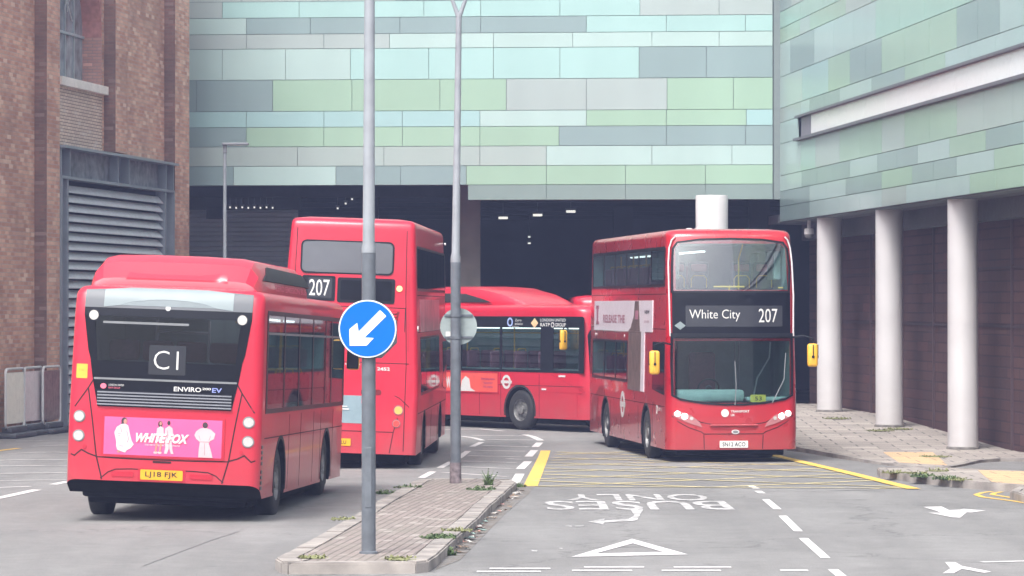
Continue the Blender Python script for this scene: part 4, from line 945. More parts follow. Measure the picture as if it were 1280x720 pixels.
# yellow box junction
Bq = gp([(660, 608), (1140, 611.5), (968, 569), (688, 563)])
on_road('yellow_box_edge_marking', [gp([(654, 608), (672, 608), (688, 563.5), (676, 563.5)])], PY)
on_road('yellow_box_line_marking', gline([(672, 608.3), (1138, 610.8)], .14), PY2, off=.010)
on_road('yellow_box_line_marking', gline([(1142, 611.8), (1060, 591.5), (968, 569.5)], .22), PY, off=.014)
def clip_seg(a, b, poly):
    # clip segment to convex polygon
    if area2(poly) < 0: poly = poly[::-1]
    t0, t1 = 0.0, 1.0; d = (b[0]-a[0], b[1]-a[1])
    for p, q in zip(poly, poly[1:]+poly[:1]):
        nx, ny = -(q[1]-p[1]), q[0]-p[0]
        den = nx*d[0]+ny*d[1]; num = nx*(p[0]-a[0])+ny*(p[1]-a[1])
        if abs(den) < 1e-9:
            if num > 0: return None
            continue
        t = num/den
        if den > 0: t0 = max(t0, t)
        else: t1 = min(t1, t)
    return None if t1-t0 < .02 else ((a[0]+d[0]*t0, a[1]+d[1]*t0), (a[0]+d[0]*t1, a[1]+d[1]*t1))
P1_, P2_ = [], []
Bq2 = [Bq[0], Bq[1], (5.0, 72), (1.0, 72)]
for k in range(-12, 20):
    for sgn, out in ((1, P1_), (-1, P2_)):
        c = 46 + 2.8*k; a = (-2, c-sgn*2*.9); b = (8, c+sgn*8*.9)
        r = clip_seg(a, b, Bq2)
        if r: out += stroke(list(r), .17)
on_road('yellow_box_hatching', P1_, PY2, off=.006); on_road('yellow_box_hatching', P2_, PY2, off=.0085)
# hatched taper beyond the refuge
P = []
for q in ([(527, 597.5), (541, 589.8)], [(550, 585), (564, 577.5)], [(573, 573), (585, 564)], [(590, 558.5), (602, 553)]): P += gline(q, .13)
for q in ([(643, 604.5), (650, 592.5)], [(650, 586.5), (660, 577)], [(660.5, 571), (668, 563)], [(669, 559), (674.5, 553.5)]): P += gline(q, .16)
P += gline([(577, 545.5), (592, 547.5), (604, 550.7)], .13) + gline([(656, 543.5), (666, 546), (676, 550.8)], .16) + gline([(552, 537.5), (600, 536.5), (630, 539)], .13)
on_road('taper_line_marking', P, PW)
P = []
for x0, x1, y0, y1, m in ((552, 633, 590.5, 596, 0), (577, 640, 583.5, 586, 0), (577, 645, 576.5, 578.5, 0), (586, 651, 569.8, 571.5, 0), (595, 657, 563, 564.3, 0), (603, 661, 557, 558.8, 0), (609, 667, 549.5, 550.3, 0), (590, 655, 544.5, 545, 0), (634, 651, 573.6, 574.4, 0)):
    P += gline([(x0, y0), (x1, y1)], .14 if y0 > 575 else .18)
on_road('taper_hatching', P, PW3)
# thin lines on the far left
P = []
for y, x0, x1 in ((551, 20, 84), (557.5, 40, 84), (566.5, 12, 84), (576, -30, 84), (583, -30, 84), (592, -30, 84), (601, -30, 84)): P += gline([(x0, y+.6), (x1, y-1)], .13)
on_road('bay_hatching', P, PW3)
on_road('bay_line_marking', gline([(-30, 628), (0, 622.5), (46, 612.5)], .16) + gline([(-30, 610.5), (38, 608.5)], .12) + gline([(66, 606), (84, 602.3)], .14), PW)
on_road('bay_edge_marking', gline([(-30, 567), (24, 560.5)], .14), PY)
# double yellow at the right edge and kerbside dashes
on_road('double_yellow_marking', gline([(1300, 632), (1270, 627), (1228, 621.5), (1220, 618.5), (1228, 616), (1240, 614.5)], .09) + gline([(1300, 627), (1262, 622), (1240, 618.5), (1243, 616.5), (1252, 615)], .09), PY)
P = []
for x, y in ((1148, 599.3), (1170, 602), (1188, 604), (1207, 606), (1225, 608.3), (1243, 610.5)): P += gline([(x, y), (x+12, y+1.1)], .10)
on_road('kerbside_dash_marking', P, PW)

# ---------------------------------------------------------------- pavements
def concrete(name, col, var=.12, scale=3, bump=.2): return mat(name, col, .85, var=var, scale=scale, bump=bump)
KERB = concrete('kerb_concrete', (.29, .265, .245), .38, 2.2)
PAVE = brick_mat('block_paving', (.245, .205, .19), (.31, .26, .24), (.13, .115, .10), bw=.20, bh=.10, mortar=.012, sooty=(.20, .19, .16), sootamt=.6, pale=(.40, .37, .34))
FLAG = brick_mat('paving_flags', (.33, .295, .27), (.42, .375, .34), (.12, .11, .10), bw=.75, bh=.6, mortar=.022, sooty=(.17, .16, .14), sootamt=.55, pale=(.46, .42, .38))
TACT = brick_mat('tactile_paving', (.62, .42, .23), (.58, .40, .24), (.25, .20, .15), bw=.8, bh=.8, mortar=.02, sooty=(.3, .25, .2), sootamt=.35, pale=(.66, .46, .27))
def slab(name, poly, topf, m, botf=None, grid=1.0, parent=None, inset=0):
    """raised slab: outline in plan, top height function"""
    if area2(poly) < 0: poly = poly[::-1]
    bm = bmesh.new(); bm.faces.new([bm.verts.new((a, b, 0)) for a, b in poly])
    xs_ = [v.co.x for v in bm.verts]; ys_ = [v.co.y for v in bm.verts]
    for ax, lo, hi in ((0, min(xs_), max(xs_)), (1, min(ys_), max(ys_))):
        k = math.floor(lo/grid)+1
        while k*grid < hi:
            co = [0, 0, 0]; no = [0, 0, 0]; co[ax] = k*grid; no[ax] = 1
            bmesh.ops.bisect_plane(bm, geom=bm.verts[:]+bm.edges[:]+bm.faces[:], plane_co=co, plane_no=no, dist=1e-5); k += 1
    r = bmesh.ops.extrude_face_region(bm, geom=bm.faces[:]); top = set(g for g in r['geom'] if isinstance(g, bmesh.types.BMVert))
    for v in bm.verts: v.co.z = topf(v.co.x, v.co.y) if v in top else zg(v.co.x, v.co.y)-.05
    bmesh.ops.recalc_face_normals(bm, faces=bm.faces)
    me = bpy.data.meshes.new(name); bm.to_mesh(me); bm.free(); box_uv(me)
    return link(name, me, m, parent)
# colonnade footway
fz = lambda X, Y: zp(X, Y)
edge_px = [(984, 556.5), (1010, 561.5), (1035, 566), (1060, 570.5), (1085, 575.5), (1110, 579.5), (1150, 582.5), (1187, 583.5), (1205, 580), (1225, 575), (1250, 573), (1300, 573)]
epts = [gpt(x, y, fz) for x, y in edge_px]
foot = [(5.6, 92)] + [(6.6, 78), (6.35, epts[0][1]+1.5)] + epts + [(16, epts[-1][1]), (16, 92)]
kerbw = .15
def inset_poly(pts, w):            # shift a path sideways (towards its left)
    out = []
    for i, p in enumerate(pts):
        a = Vector(pts[max(0, i-1)]); b = Vector(pts[min(len(pts)-1, i+1)]); d = (b-a).normalized(); out.append((p[0]-d.y*w, p[1]+d.x*w))
    return out
ein = inset_poly(epts, kerbw)
fw = thing('footway', 'cracked grey paved footway under the white columns beside the maroon wall', 'pavement'); fw['kind'] = 'structure'
slab('paving', [(5.75, 92), (5.85, 78), (5.9, epts[0][1]+2.5)] + ein + [(16, ein[-1][1]), (16, 92)], fz, FLAG, parent=fw)
kp = [(5.6, 92), (5.7, 78), (5.75, epts[0][1]+2.5)] + epts
ki = [(5.745, 92), (5.845, 78), (5.895, epts[0][1]+2.5)] + ein
ki[-1] = (16, ein[-1][1]); kp[-1] = (16, epts[-1][1])
bm = bmesh.new()
for i in range(len(kp)-1):
    a, b, c, d = Vector(kp[i]), Vector(kp[i+1]), Vector(ki[i+1]), Vector(ki[i]); n = max(1, round((b-a).length/.9))
    for k in range(n):
        t0, t1 = (k+.008)/n, (k+.992)/n
        q = [a.lerp(b, t0), a.lerp(b, t1), d.lerp(c, t1), d.lerp(c, t0)]
        lo = [bm.verts.new((p.x, p.y, zg(p.x, p.y)-.05)) for p in q]; hi = [bm.verts.new((p.x, p.y, zp(p.x, p.y)+.004)) for p in q]
        bm.faces.new(hi); bm.faces.new(lo[::-1])
        for j in range(4): bm.faces.new((lo[j], lo[(j+1) % 4], hi[(j+1) % 4], hi[j]))
bm_link('kerb', bm, KERB, fw)
def tact(px, zf, parent):
    pts = [gpt(x, y, zf) for x, y in px]; slab('tactile_paving', pts, lambda X, Y: zf(X, Y)+.006, TACT, parent=parent)
tact([(1104, 565.5), (1166, 565.5), (1184, 581.5), (1124, 578)], fz, fw)
# small islands right
iz = lambda X, Y: zg(X, Y)+.12
def kerbed_island(name, label, px, zf, infill, w=.16, cat='traffic island', stone=.9):
    pts = [gpt(x, y, zf) for x, y in px]
    if area2(pts) < 0: pts = pts[::-1]
    t = thing(name, label, cat, (0, 0, 0))
    t['kind'] = 'structure'
    n = len(pts); inn = []
    for i in range(n):
        a, p, b = Vector(pts[i-1]), Vector(pts[i]), Vector(pts[(i+1) % n])
        d1, d2 = (p-a).normalized(), (b-p).normalized(); n1 = Vector((-d1.y, d1.x)); n2 = Vector((-d2.y, d2.x)); m_ = (n1+n2).normalized(); inn.append(tuple(p + m_*w/max(.5, m_.dot(n1))))
    pv = slab('paving', inn, zf, infill, parent=t)
    if infill is PAVE:
        for d_ in pv.data.uv_layers['UVMap'].data: d_.uv = (d_.uv[1]*1.0 - d_.uv[0]*.1, d_.uv[0] + d_.uv[1]*-.09)
    bm = bmesh.new()
    for i in range(n):
        a, b, c, d = Vector(pts[i]), Vector(pts[(i+1) % n]), Vector(inn[(i+1) % n]), Vector(inn[i]); L_ = (b-a).length; k_ = max(1, round(L_/stone))
        for k in range(k_):
            e = .006/L_; t0, t1 = k/k_+e, (k+1)/k_-e
            q = [a.lerp(b, t0), a.lerp(b, t1), d.lerp(c, t1), d.lerp(c, t0)]
            j = random.uniform(-.006, .006)
            lo = [bm.verts.new((p.x, p.y, zg(p.x, p.y)-.05)) for p in q]; hi = [bm.verts.new((p.x, p.y, zf(p.x, p.y)+.006+j)) for p in q]
            bm.faces.new(hi); bm.faces.new(lo[::-1])
            fs = [bm.faces.new((lo[m], lo[(m+1) % 4], hi[(m+1) % 4], hi[m])) for m in range(4)]
            ee = [e_ for e_ in bm.edges if set(e_.verts) <= set(hi)]
            bmesh.ops.bevel(bm, geom=ee, offset=.018, segments=2, affect='EDGES')
    bm_link('kerb', bm, KERB, t)
    return t
isl = kerbed_island('traffic_island', 'narrow weedy traffic island with tan tactile slabs at the mouth of the side road', [(1096, 584.5), (1140, 583.5), (1187, 584.8), (1240, 587), (1330, 590), (1330, 609), (1280, 606.5), (1235, 603.5), (1190, 599.5), (1140, 594), (1100, 588.5)], iz, FLAG)
tact([(1222, 588), (1326, 590.5), (1326, 607.5), (1276, 605), (1240, 602.5)], iz, isl)
kerbed_island('traffic_island', 'pale concrete island nose beside the curled double yellow lines', [(1262, 613.5), (1275, 607), (1330, 606.5), (1330, 623), (1285, 620)], iz, KERB)
# main refuge
REF = [gpt(x, y, iz) for x, y in ((344, 697.5), (352, 702.5), (360, 703.5), (520, 702.5), (536, 700.5), (546, 694), (552, 688), (600, 645), (646, 602.5), (640, 599.5), (600, 598.5), (526, 598.5), (518, 601), (440, 646), (380, 679))]
refuge = kerbed_island('traffic_island', 'long brick paved traffic island with pale kerbs between the two carriageways', [(344, 697.5), (352, 702.5), (360, 703.5), (520, 702.5), (536, 700.5), (546, 694), (552, 688), (600, 645), (646, 602.5), (640, 599.5), (600, 598.5), (526, 598.5), (518, 601), (440, 646), (380, 679)], iz, PAVE, w=.24)

# ---------------------------------------------------------------- clad bus station building
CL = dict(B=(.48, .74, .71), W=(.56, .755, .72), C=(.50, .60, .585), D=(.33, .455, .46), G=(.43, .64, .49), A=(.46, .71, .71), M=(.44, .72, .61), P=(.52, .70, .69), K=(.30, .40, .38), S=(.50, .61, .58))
CLM = {}; CLK = .67
def clad_mat(k):
    if k in CLM: return CLM[k]
    m, nt, p = base_mat('cladding_'+{'B': 'pale_cyan', 'W': 'off_white', 'C': 'pale_grey', 'D': 'slate', 'G': 'pale_green', 'A': 'aqua', 'M': 'mint', 'P': 'powder_blue', 'K': 'dark_green', 'S': 'silver_grey'}[k]); L = nt.links
    at = nd(nt, 'ShaderNodeAttribute'); at.attribute_name = 'shade'
    n = nd(nt, 'ShaderNodeTexNoise'); n.inputs['Scale'].default_value = .6; n.inputs['Detail'].default_value = 6
    tc = nd(nt, 'ShaderNodeTexCoord'); mp = nd(nt, 'ShaderNodeMapping'); mp.inputs['Scale'].default_value = (1, 1, .35); L.new(tc.outputs['Object'], mp.inputs[0]); L.new(mp.outputs[0], n.inputs['Vector'])
    r = nd(nt, 'ShaderNodeMapRange'); r.inputs['From Min'].default_value = .3; r.inputs['From Max'].default_value = .7; r.inputs['To Min'].default_value = .94; r.inputs['To Max'].default_value = 1.05; L.new(n.outputs['Fac'], r.inputs['Value'])
    mu = nd(nt, 'ShaderNodeMath', operation='MULTIPLY'); L.new(at.outputs['Fac'], mu.inputs[0]); L.new(r.outputs['Result'], mu.inputs[1])
    s = nd(nt, 'ShaderNodeVectorMath', operation='SCALE'); s.inputs[0].default_value = tuple(c*CLK for c in CL[k]); L.new(mu.outputs[0], s.inputs['Scale']); L.new(s.outputs[0], p.inputs['Base Color'])
    p.inputs['Roughness'].default_value = .28; p.inputs['Coat Weight'].default_value = .3; p.inputs['Coat Roughness'].default_value = .1
    CLM[k] = m; return m
KEYS = list(CL.keys())
def cladding(name, rows, S, parent, gap=.014, th=.03, joint=2.08):
    """rows: (z0, z1, [(u_end, key), ...], u_start, explicit joints)"""
    bm = bmesh.new(); lay = bm.faces.layers.float.new('shade')
    rnd = random.Random(3)
    for z0, z1, segs, us, js in rows:
        a = us
        for ue, key in segs:
            cuts = [a]
            if js is None:
                n = max(1, round((ue-a)/joint)); cuts += [a+(ue-a)*k/n for k in range(1, n)]
            else: cuts += [j for j in js if a+.15 < j < ue-.15]
            cuts.append(ue)
            for c0, c1 in zip(cuts, cuts[1:]):
                sh = rnd.uniform(.975, 1.025); nrm = snormal(S, c0, z0)
                pts = [(c0+gap/2, z0+gap/2), (c1-gap/2, z0+gap/2), (c1-gap/2, z1-gap/2), (c0+gap/2, z1-gap/2)]
                lo = [bm.verts.new(S(*q)) for q in pts]; hi = [bm.verts.new(S(*q)+nrm*th) for q in pts]
                fs = [bm.faces.new(hi), bm.faces.new(lo[::-1])] + [bm.faces.new((lo[m], lo[(m+1) % 4], hi[(m+1) % 4], hi[m])) for m in range(4)]
                for f in fs: f.material_index = KEYS.index(key); f[lay] = sh
            a = ue
    me = bpy.data.meshes.new(name)
    bmesh.ops.recalc_face_normals(bm, faces=bm.faces); bm.to_mesh(me); bm.free()
    return link(name, me, [clad_mat(k) for k in KEYS], parent)
bld = thing('bus_station', 'bus station building clad in pale green, aqua and grey panels over dark bus hall', 'building', (0, 90, 0))
bld_inv = Matrix.Translation((0, -90, 0))
XF.append(bld_inv)
cor = Vector((7.05, 90.2, 0)); wdir = Vector((1, -.082, 0)).normalized()       # front wall runs along wdir, u = 0 at the corner
def wu(px):            # pixel column -> distance along the front wall
    k = (px-CX)/F      # X = k Y ; Y = 90.2 + (7.05-X)*.082
    X = k*(90.2+7.05*.082)/(1+.082*k); return (X-7.05)/wdir.x
SF = lambda u, v: cor + wdir*u + Vector((0, 0, v))
def wz(y): return 2.8 + (HY-y)*90.8/F
yb = [20.5, 41, 59.5, 98.5, 138, 158, 182.5, 207, 231]
ZB = [wz(y) for y in yb]
def R(z_hi, z_lo, segs, joints): return (z_lo, z_hi, [(wu(x), k) for x, k in segs], wu(205), [wu(j) for j in joints])
E_ = 966
rows = [
 R(wz(0), ZB[0], [(278, 'C'), (800, 'B'), (E_, 'C')], [374, 460, 530, 601, 700, 899]),
 R(ZB[0], ZB[1], [(308, 'W'), (733, 'D'), (E_, 'B')], [388, 500, 601, 833, 932]),
 R(ZB[1], ZB[2], [(487, 'C'), (E_, 'W')], [308, 405, 617, 716, 815, 899]),
 R(ZB[2], ZB[3], [(438, 'W'), (799, 'B'), (E_, 'D')], [278, 357, 536, 617, 700, 883]),
 R(ZB[3], ZB[4], [(341, 'D'), (633, 'G'), (834, 'C'), (E_, 'G')], [246, 440, 550, 733, 917]),
 R(ZB[4], ZB[5], [(600, 'A'), (733, 'W'), (933, 'G'), (E_, 'A')], [308, 405, 503, 833]),
 R(ZB[5], ZB[6], [(308, 'D'), (699, 'G'), (E_, 'D')], [405, 503, 600, 833, 932]),
 R(ZB[6], ZB[7], [(683, 'S'), (E_, 'W')], [372, 480, 600, 815, 915]),
 R(ZB[7], ZB[8], [(292, 'D'), (420, 'W'), (583, 'D'), (E_, 'G')], [501, 683, 782, 882])]
rr_ = random.Random(11); z = wz(0)
for k in range(6):
    h = rr_.choice((.42, .42, .84)); segs = []; x = 205
    while x < E_: x = min(E_, x + rr_.choice((97, 194, 290))); segs.append((x, rr_.choice('BWCDGAS')))
    rows.append((z, z+h, [(wu(a), b) for a, b in segs], wu(205), None)); z += h
TOPZ = z
cladding('front_cladding', rows, SF, bld)
# beam below the green row, right part only
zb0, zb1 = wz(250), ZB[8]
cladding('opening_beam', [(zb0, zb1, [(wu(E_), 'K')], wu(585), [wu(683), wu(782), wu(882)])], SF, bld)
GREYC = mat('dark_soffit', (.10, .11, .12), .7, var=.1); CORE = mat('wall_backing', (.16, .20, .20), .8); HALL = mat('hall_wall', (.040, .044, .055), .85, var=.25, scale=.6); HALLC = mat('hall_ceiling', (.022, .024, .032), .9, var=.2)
CONC = concrete('concrete_pier', (.20, .18, .16), .2, 1.5)
def walls(name, boxes, m, M=None, uv=False, bev=0):
    bm = bmesh.new()
    for b in boxes: add_box(bm, *b, M=M, bev=bev)
    bmesh.ops.recalc_face_normals(bm, faces=bm.faces)
    me = bpy.data.meshes.new(name); bm.to_mesh(me); bm.free()
    if uv: box_uv(me)
    return link(name, me, m, bld)
MF = Matrix.Translation(cor) @ Matrix.Rotation(math.atan2(wdir.y, wdir.x), 4, 'Z')
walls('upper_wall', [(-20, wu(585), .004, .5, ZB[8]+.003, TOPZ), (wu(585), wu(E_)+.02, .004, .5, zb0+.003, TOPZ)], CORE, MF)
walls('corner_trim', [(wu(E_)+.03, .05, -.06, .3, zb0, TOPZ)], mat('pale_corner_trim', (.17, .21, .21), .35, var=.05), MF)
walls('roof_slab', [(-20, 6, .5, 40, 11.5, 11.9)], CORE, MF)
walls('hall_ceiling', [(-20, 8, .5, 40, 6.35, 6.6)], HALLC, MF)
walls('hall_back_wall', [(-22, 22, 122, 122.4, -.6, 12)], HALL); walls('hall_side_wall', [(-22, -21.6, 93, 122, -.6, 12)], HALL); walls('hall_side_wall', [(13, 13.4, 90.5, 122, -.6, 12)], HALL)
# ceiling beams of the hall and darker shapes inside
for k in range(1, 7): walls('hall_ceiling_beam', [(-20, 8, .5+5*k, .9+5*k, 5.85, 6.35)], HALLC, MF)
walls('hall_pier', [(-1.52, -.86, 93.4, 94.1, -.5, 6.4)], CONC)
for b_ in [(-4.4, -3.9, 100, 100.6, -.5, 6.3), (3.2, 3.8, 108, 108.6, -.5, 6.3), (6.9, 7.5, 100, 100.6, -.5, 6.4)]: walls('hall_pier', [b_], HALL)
# ribbed roller shutter at the left of the hall
SHUT = mat('roller_shutter', (.33, .35, .40), .55, var=.12, scale=1)
bm = bmesh.new(); zs_ = -.4
ribs = []
while zs_ < 5.5:
    ribs.append([(-14, 98.0, zs_), (-14, 97.965, zs_+.03), (-14, 97.965, zs_+.10), (-14, 98.0, zs_+.13)]); zs_ += .14
prof = [p for r in ribs for p in r]
va = [bm.verts.new(p) for p in prof]; vb = [bm.verts.new((-6.1, p[1], p[2])) for p in prof]
for i in range(len(prof)-1): bm.faces.new((va[i], vb[i], vb[i+1], va[i+1]))
add_box(bm, -14, -6.1, 98.01, 98.1, -.4, 5.6); bm_link('roller_shutter', bm, SHUT, bld)
walls('shutter_hood', [(-14, -6.0, 97.5, 98.3, 5.52, 6.35)], HALL)
walls('shutter_box', [(-8.65, -8.2, 97.3, 97.5, 5.25, 5.6)], HALLC)
# right wing: fascia line
wing0 = Vector((7.05, 90.2, 0)); wing_d = Vector((.0889, -1, 0)).normalized()
SW = lambda u, v: wing0 + wing_d*u + Vector((0, 0, v))
def vu(px): Y = 64715/(px-CX+382.3); return (90.2-Y)/(-wing_d.y)
def cz(y): return 2.8 + (HY-y)*89.85/F
cb = [cz(y) for y in (14, 35, 54, 96, 135, 153, 179.5, 219.5, 239, 258, 277)]
def cx(v): return vu(960+v/2.769)
UMAX = 44.0
def W_(i, segs, tail):
    s = [(cx(v), k) for v, k in segs]; 
    out = []
    for u, k in s: out.append((u, k))
    rr2 = random.Random(i*7+1); u = out[-1][0] if out else 0
    while u < UMAX: u = min(UMAX, u+rr2.choice((2.4, 3.6, 5))); out.append((u, rr2.choice(tail)))
    return (cb[i+1], cb[i], out, .03, None)
rows = [
 W_(0, [(190, 'M'), (360, 'M'), (415, 'G')], 'MGP'),
 W_(1, [(112, 'G'), (147, 'S'), (270, 'G'), (360, 'S'), (480, 'G'), (620, 'M')], 'GPS'),
 W_(2, [(78, 'W'), (162, 'D'), (375, 'P'), (740, 'M'), (886, 'S')], 'MPG'),
 W_(3, [(120, 'W'), (210, 'A'), (285, 'G'), (395, 'D'), (655, 'G'), (805, 'D'), (886, 'P')], 'GPD'),
 W_(4, [(115, 'S'), (145, 'P'), (250, 'D'), (360, 'P'), (475, 'D'), (615, 'G'), (886, 'P')], 'PSG'),
 (cb[6], cb[5], [(cx(105), 'W')], .03, None),
 W_(6, [(115, 'W'), (165, 'M'), (250, 'S'), (395, 'G'), (475, 'S'), (655, 'G'), (850, 'S')], 'GSP'),
 W_(7, [(118, 'W'), (285, 'D'), (380, 'P'), (520, 'D'), (630, 'P'), (755, 'G'), (886, 'D')], 'DPG'),
 W_(8, [(145, 'D'), (270, 'P'), (395, 'D'), (500, 'G'), (655, 'D'), (785, 'P'), (886, 'G')], 'GPD'),
 W_(9, [(145, 'D'), (250, 'P'), (395, 'P'), (480, 'S'), (700, 'P'), (886, 'G')], 'PGS')]
z = cb[0]
for k in range(7):
    h = rr_.choice((.42, .42, .84)); segs = []; u = 0
    while u < UMAX: u = min(UMAX, u + rr_.choice((1.8, 2.6, 4))); segs.append((u, rr_.choice('BWSDGMP')))
    rows.append((z, z+h, segs, .03, None)); z += h
WTOP = z
cladding('side_cladding', rows, SW, bld, joint=2.5)
MW = Matrix.Translation(wing0) @ Matrix.Rotation(math.atan2(wing_d.y, wing_d.x), 4, 'Z')     # local x along the wall, +y to the building side? (checked below)
# local +y of MW points to +X side of the wall
walls('side_wall_core', [(0, UMAX, .004, .4, cb[6]-2.07, cb[6]), (0, UMAX, .25, .4, cb[6], cb[5]), (0, UMAX, .004, .4, cb[5], WTOP)], CORE, MW)
walls('side_roof_slab', [(-6, UMAX, .4, 10, 11.6, 11.9)], CORE, MW)
walls('colonnade_soffit', [(-2, UMAX, .0, 10, cb[10]-.03, cb[10]+.2)], GREYC, MW)
walls('colonnade_soffit_beam', [(-2, UMAX, .9, 1.25, cb[10]-.45, cb[10]-.03)], GREYC, MW)
us0 = cx(148)
walls('strip_window_ledge', [(cx(105), UMAX, -.16, .05, cb[6]-.06, cb[6]+.01), (cx(105), UMAX, -.12, .05, cb[5]-.03, cb[5]+.03)], mat('ledge_grey', (.13, .13, .15), .5), MW)
walls('strip_window_end', [(cx(115), us0, -.02, .2, cb[6]+.012, cb[5]-.032)], mat('purple_grey_end', (.20, .19, .23), .5), MW)
bx = []; u = us0+.02
while u < UMAX: bx.append((u, min(UMAX, u+2.35), -.015, .1, cb[6]+.012, cb[5]-.032)); u += 2.37
walls('strip_window', bx, mat('opal_glazing', (.88, .86, .87), .3, coat=.4, var=.04), MW)
# maroon brick wall behind the columns
MBR = brick_mat('maroon_brick', (.070, .030, .029), (.100, .045, .041), (.045, .02, .024), bw=1.1, bh=.22, mortar=.02, sooty=(.035, .018, .026), sootamt=.6, pale=(.11, .042, .044))
o = walls('back_wall', [(-2.5, 40, 1.2, 1.5, -.4, cb[10]-.031)], MBR, MW, uv=True)
for z_ in (2.35, 3.55): walls('wall_string_course', [(-2.5, 40, 1.17, 1.2, z_, z_+.05)], mat('dark_maroon_band', (.045, .025, .03), .8), MW)
for u_ in (6.2, 13.5, 21): walls('wall_downpipe', [(u_, u_+.06, 1.15, 1.2, -.3, 4.9)], mat('dark_maroon_pipe', (.075, .045, .05), .6), MW)
XF.pop()
# columns
COLM = mat('white_column_paint', (.57, .56, .57), .38, coat=.15, var=.06, scale=1.2, dirt=.5)
def column(x, y, r, z0, z1, label, cap=False):
    bm = bmesh.new(); add_lathe(bm, [(r*1.02, z0-.1), (r*1.02, z0+.06), (r, z0+.08), (r, (z0+z1)/2-.004), (r*.985, (z0+z1)/2), (r, (z0+z1)/2+.004), (r, z1)] + ([(r*.96, z1+.03), (0, z1+.04)] if cap else [(0, z1+.001)]), 48, Matrix.Translation((0, 0, -z0)))
    me_z = z0
    o = bm_link('column', bm, COLM, None, smooth=True); o.location = (x, y, z0)
    bm = bmesh.new(); add_lathe(bm, [(r*1.0, 0), (r*1.09, 0), (r*1.09, .02), (r*1.03, .05), (r*1.0, .05)], 48); bm_link('base_ring', bm, mat('grimy_sealant', (.16, .15, .14), .8, var=.4), o)
    return tag(o, label, 'column', 'white columns of the bus station')
for Y, lab in ((70.1, 'white round column beside the tan tactile slabs, widest of the row'), (77.65, 'white round column, middle one of the row along the footway'), (85.1, 'white round column beside the dome camera, furthest down the footway')):
    X = 7.05 + (90.2-Y)*.0889
    column(X+.35, Y, .31, zp(X, Y), cb[10]-.03, lab)
column(5.17, 89.0, .42, zg(5.17, 89), 5.62, 'white round column rising behind the roof of the bus for White City'.replace(' for White City', ' facing the camera'), cap=True)
# hall lamps
LIT = mat('lit_tube', (.9, .9, .85), .4, emis=(1, .97, .88), estr=.5)
LITS = mat('faint_bulb', (.6, .6, .6), .4, emis=(1, .97, .9), estr=.45)
def batten(px, py, Y, w, label, grp='lit lamps in the bus hall', m=None):
    X = (px-CX)*Y/F; zz = 2.8+(HY-py)*Y/F
    t = thing('ceiling_lamp', label, 'lamp', (X, Y, zz), 0, grp)
    bm = bmesh.new(); add_box(bm, -w/2-.03, w/2+.03, -.08, .08, .05, .12, bev=.01); add_tube(bm, [(0, 0, .12), (0, 0, max(.15, 6.3-zz))], .012, 6); bm_link('housing', bm, GREYC, t)
    bm = bmesh.new(); add_box(bm, -w/2, w/2, -.06, .06, -.02 if w > .1 else .0, .05, bev=.01); bm_link('tube', bm, m or LIT, t)
for px, py, lab in ((629, 273, 'lit strip lamp beside the brown concrete pier, lowest of three'), (672, 269.5, 'lit strip lamp in the middle of the row of three'), (713.5, 265, 'lit strip lamp nearest the bus with the destination screen, highest of three')):
    batten(px, py, 103, .28, lab)
for px, py, lab in ((422, 261.5, 'small round lamp above the roof of the left double decker, lowest of three'), (432, 255.5, 'small round lamp between two others over the left double decker'), (440, 250, 'small round lamp beside the near grey pole, highest of three')): batten(px, py, 101, .05, lab, m=LITS)
batten(661.5, 297, 118, .08, 'tiny lit lamp low in the dark hall, upper of a pair'); batten(661.5, 305, 118, .10, 'tiny lit lamp low in the dark hall, lower of a pair')
for k in range(8): batten(287.5+7.6*k, 260.3+(k % 2)*.6, 97.2, .04, 'one of a string of tiny lit lamps above the roller shutter', 'string of lamps above the shutter', m=LITS)
# dome camera
cam_x, cam_y = (1011.5-CX)*87.3/F, 87.3
t = thing('security_camera', 'white dome security camera hanging under the fascia beside a column', 'camera', (cam_x, cam_y, 4.63))
bm = bmesh.new(); add_lathe(bm, [(0, .42), (.05, .42), (.05, .14), (.12, .12), (.13, .02), (.125, -.02)], 20); bm_link('housing', bm, mat('camera_white', (.6, .6, .6), .4), t, smooth=True)
bm = bmesh.new(); add_lathe(bm, [(.12, -.02), (.11, -.08), (.07, -.12), (0, -.135)], 20); bm_link('dome', bm, GREY, t, smooth=True)

# ---------------------------------------------------------------- brick hall, left
BR1 = brick_mat('old_brick', (.50, .25, .17), (.74, .46, .33), (.46, .37, .32), bw=.28, bh=.09, sooty=(.22, .12, .09), sootamt=.7, pale=(.78, .60, .48))
BR2 = brick_mat('dark_brick', (.17, .095, .08), (.26, .14, .115), (.19, .14, .12), sooty=(.08, .055, .05), sootamt=.8, pale=(.30, .22, .20))
BR3 = brick_mat('pale_brick', (.60, .46, .37), (.72, .58, .47), (.18, .14, .13), sooty=(.25, .20, .19), sootamt=.35, pale=(.62, .54, .49))
hall = thing('brick_building', 'old brick building with tall piers, arched window and louvred steel opening', 'building', (-10.4, 77, 0))
hinv = Matrix.Translation((10.4, -77, 0))
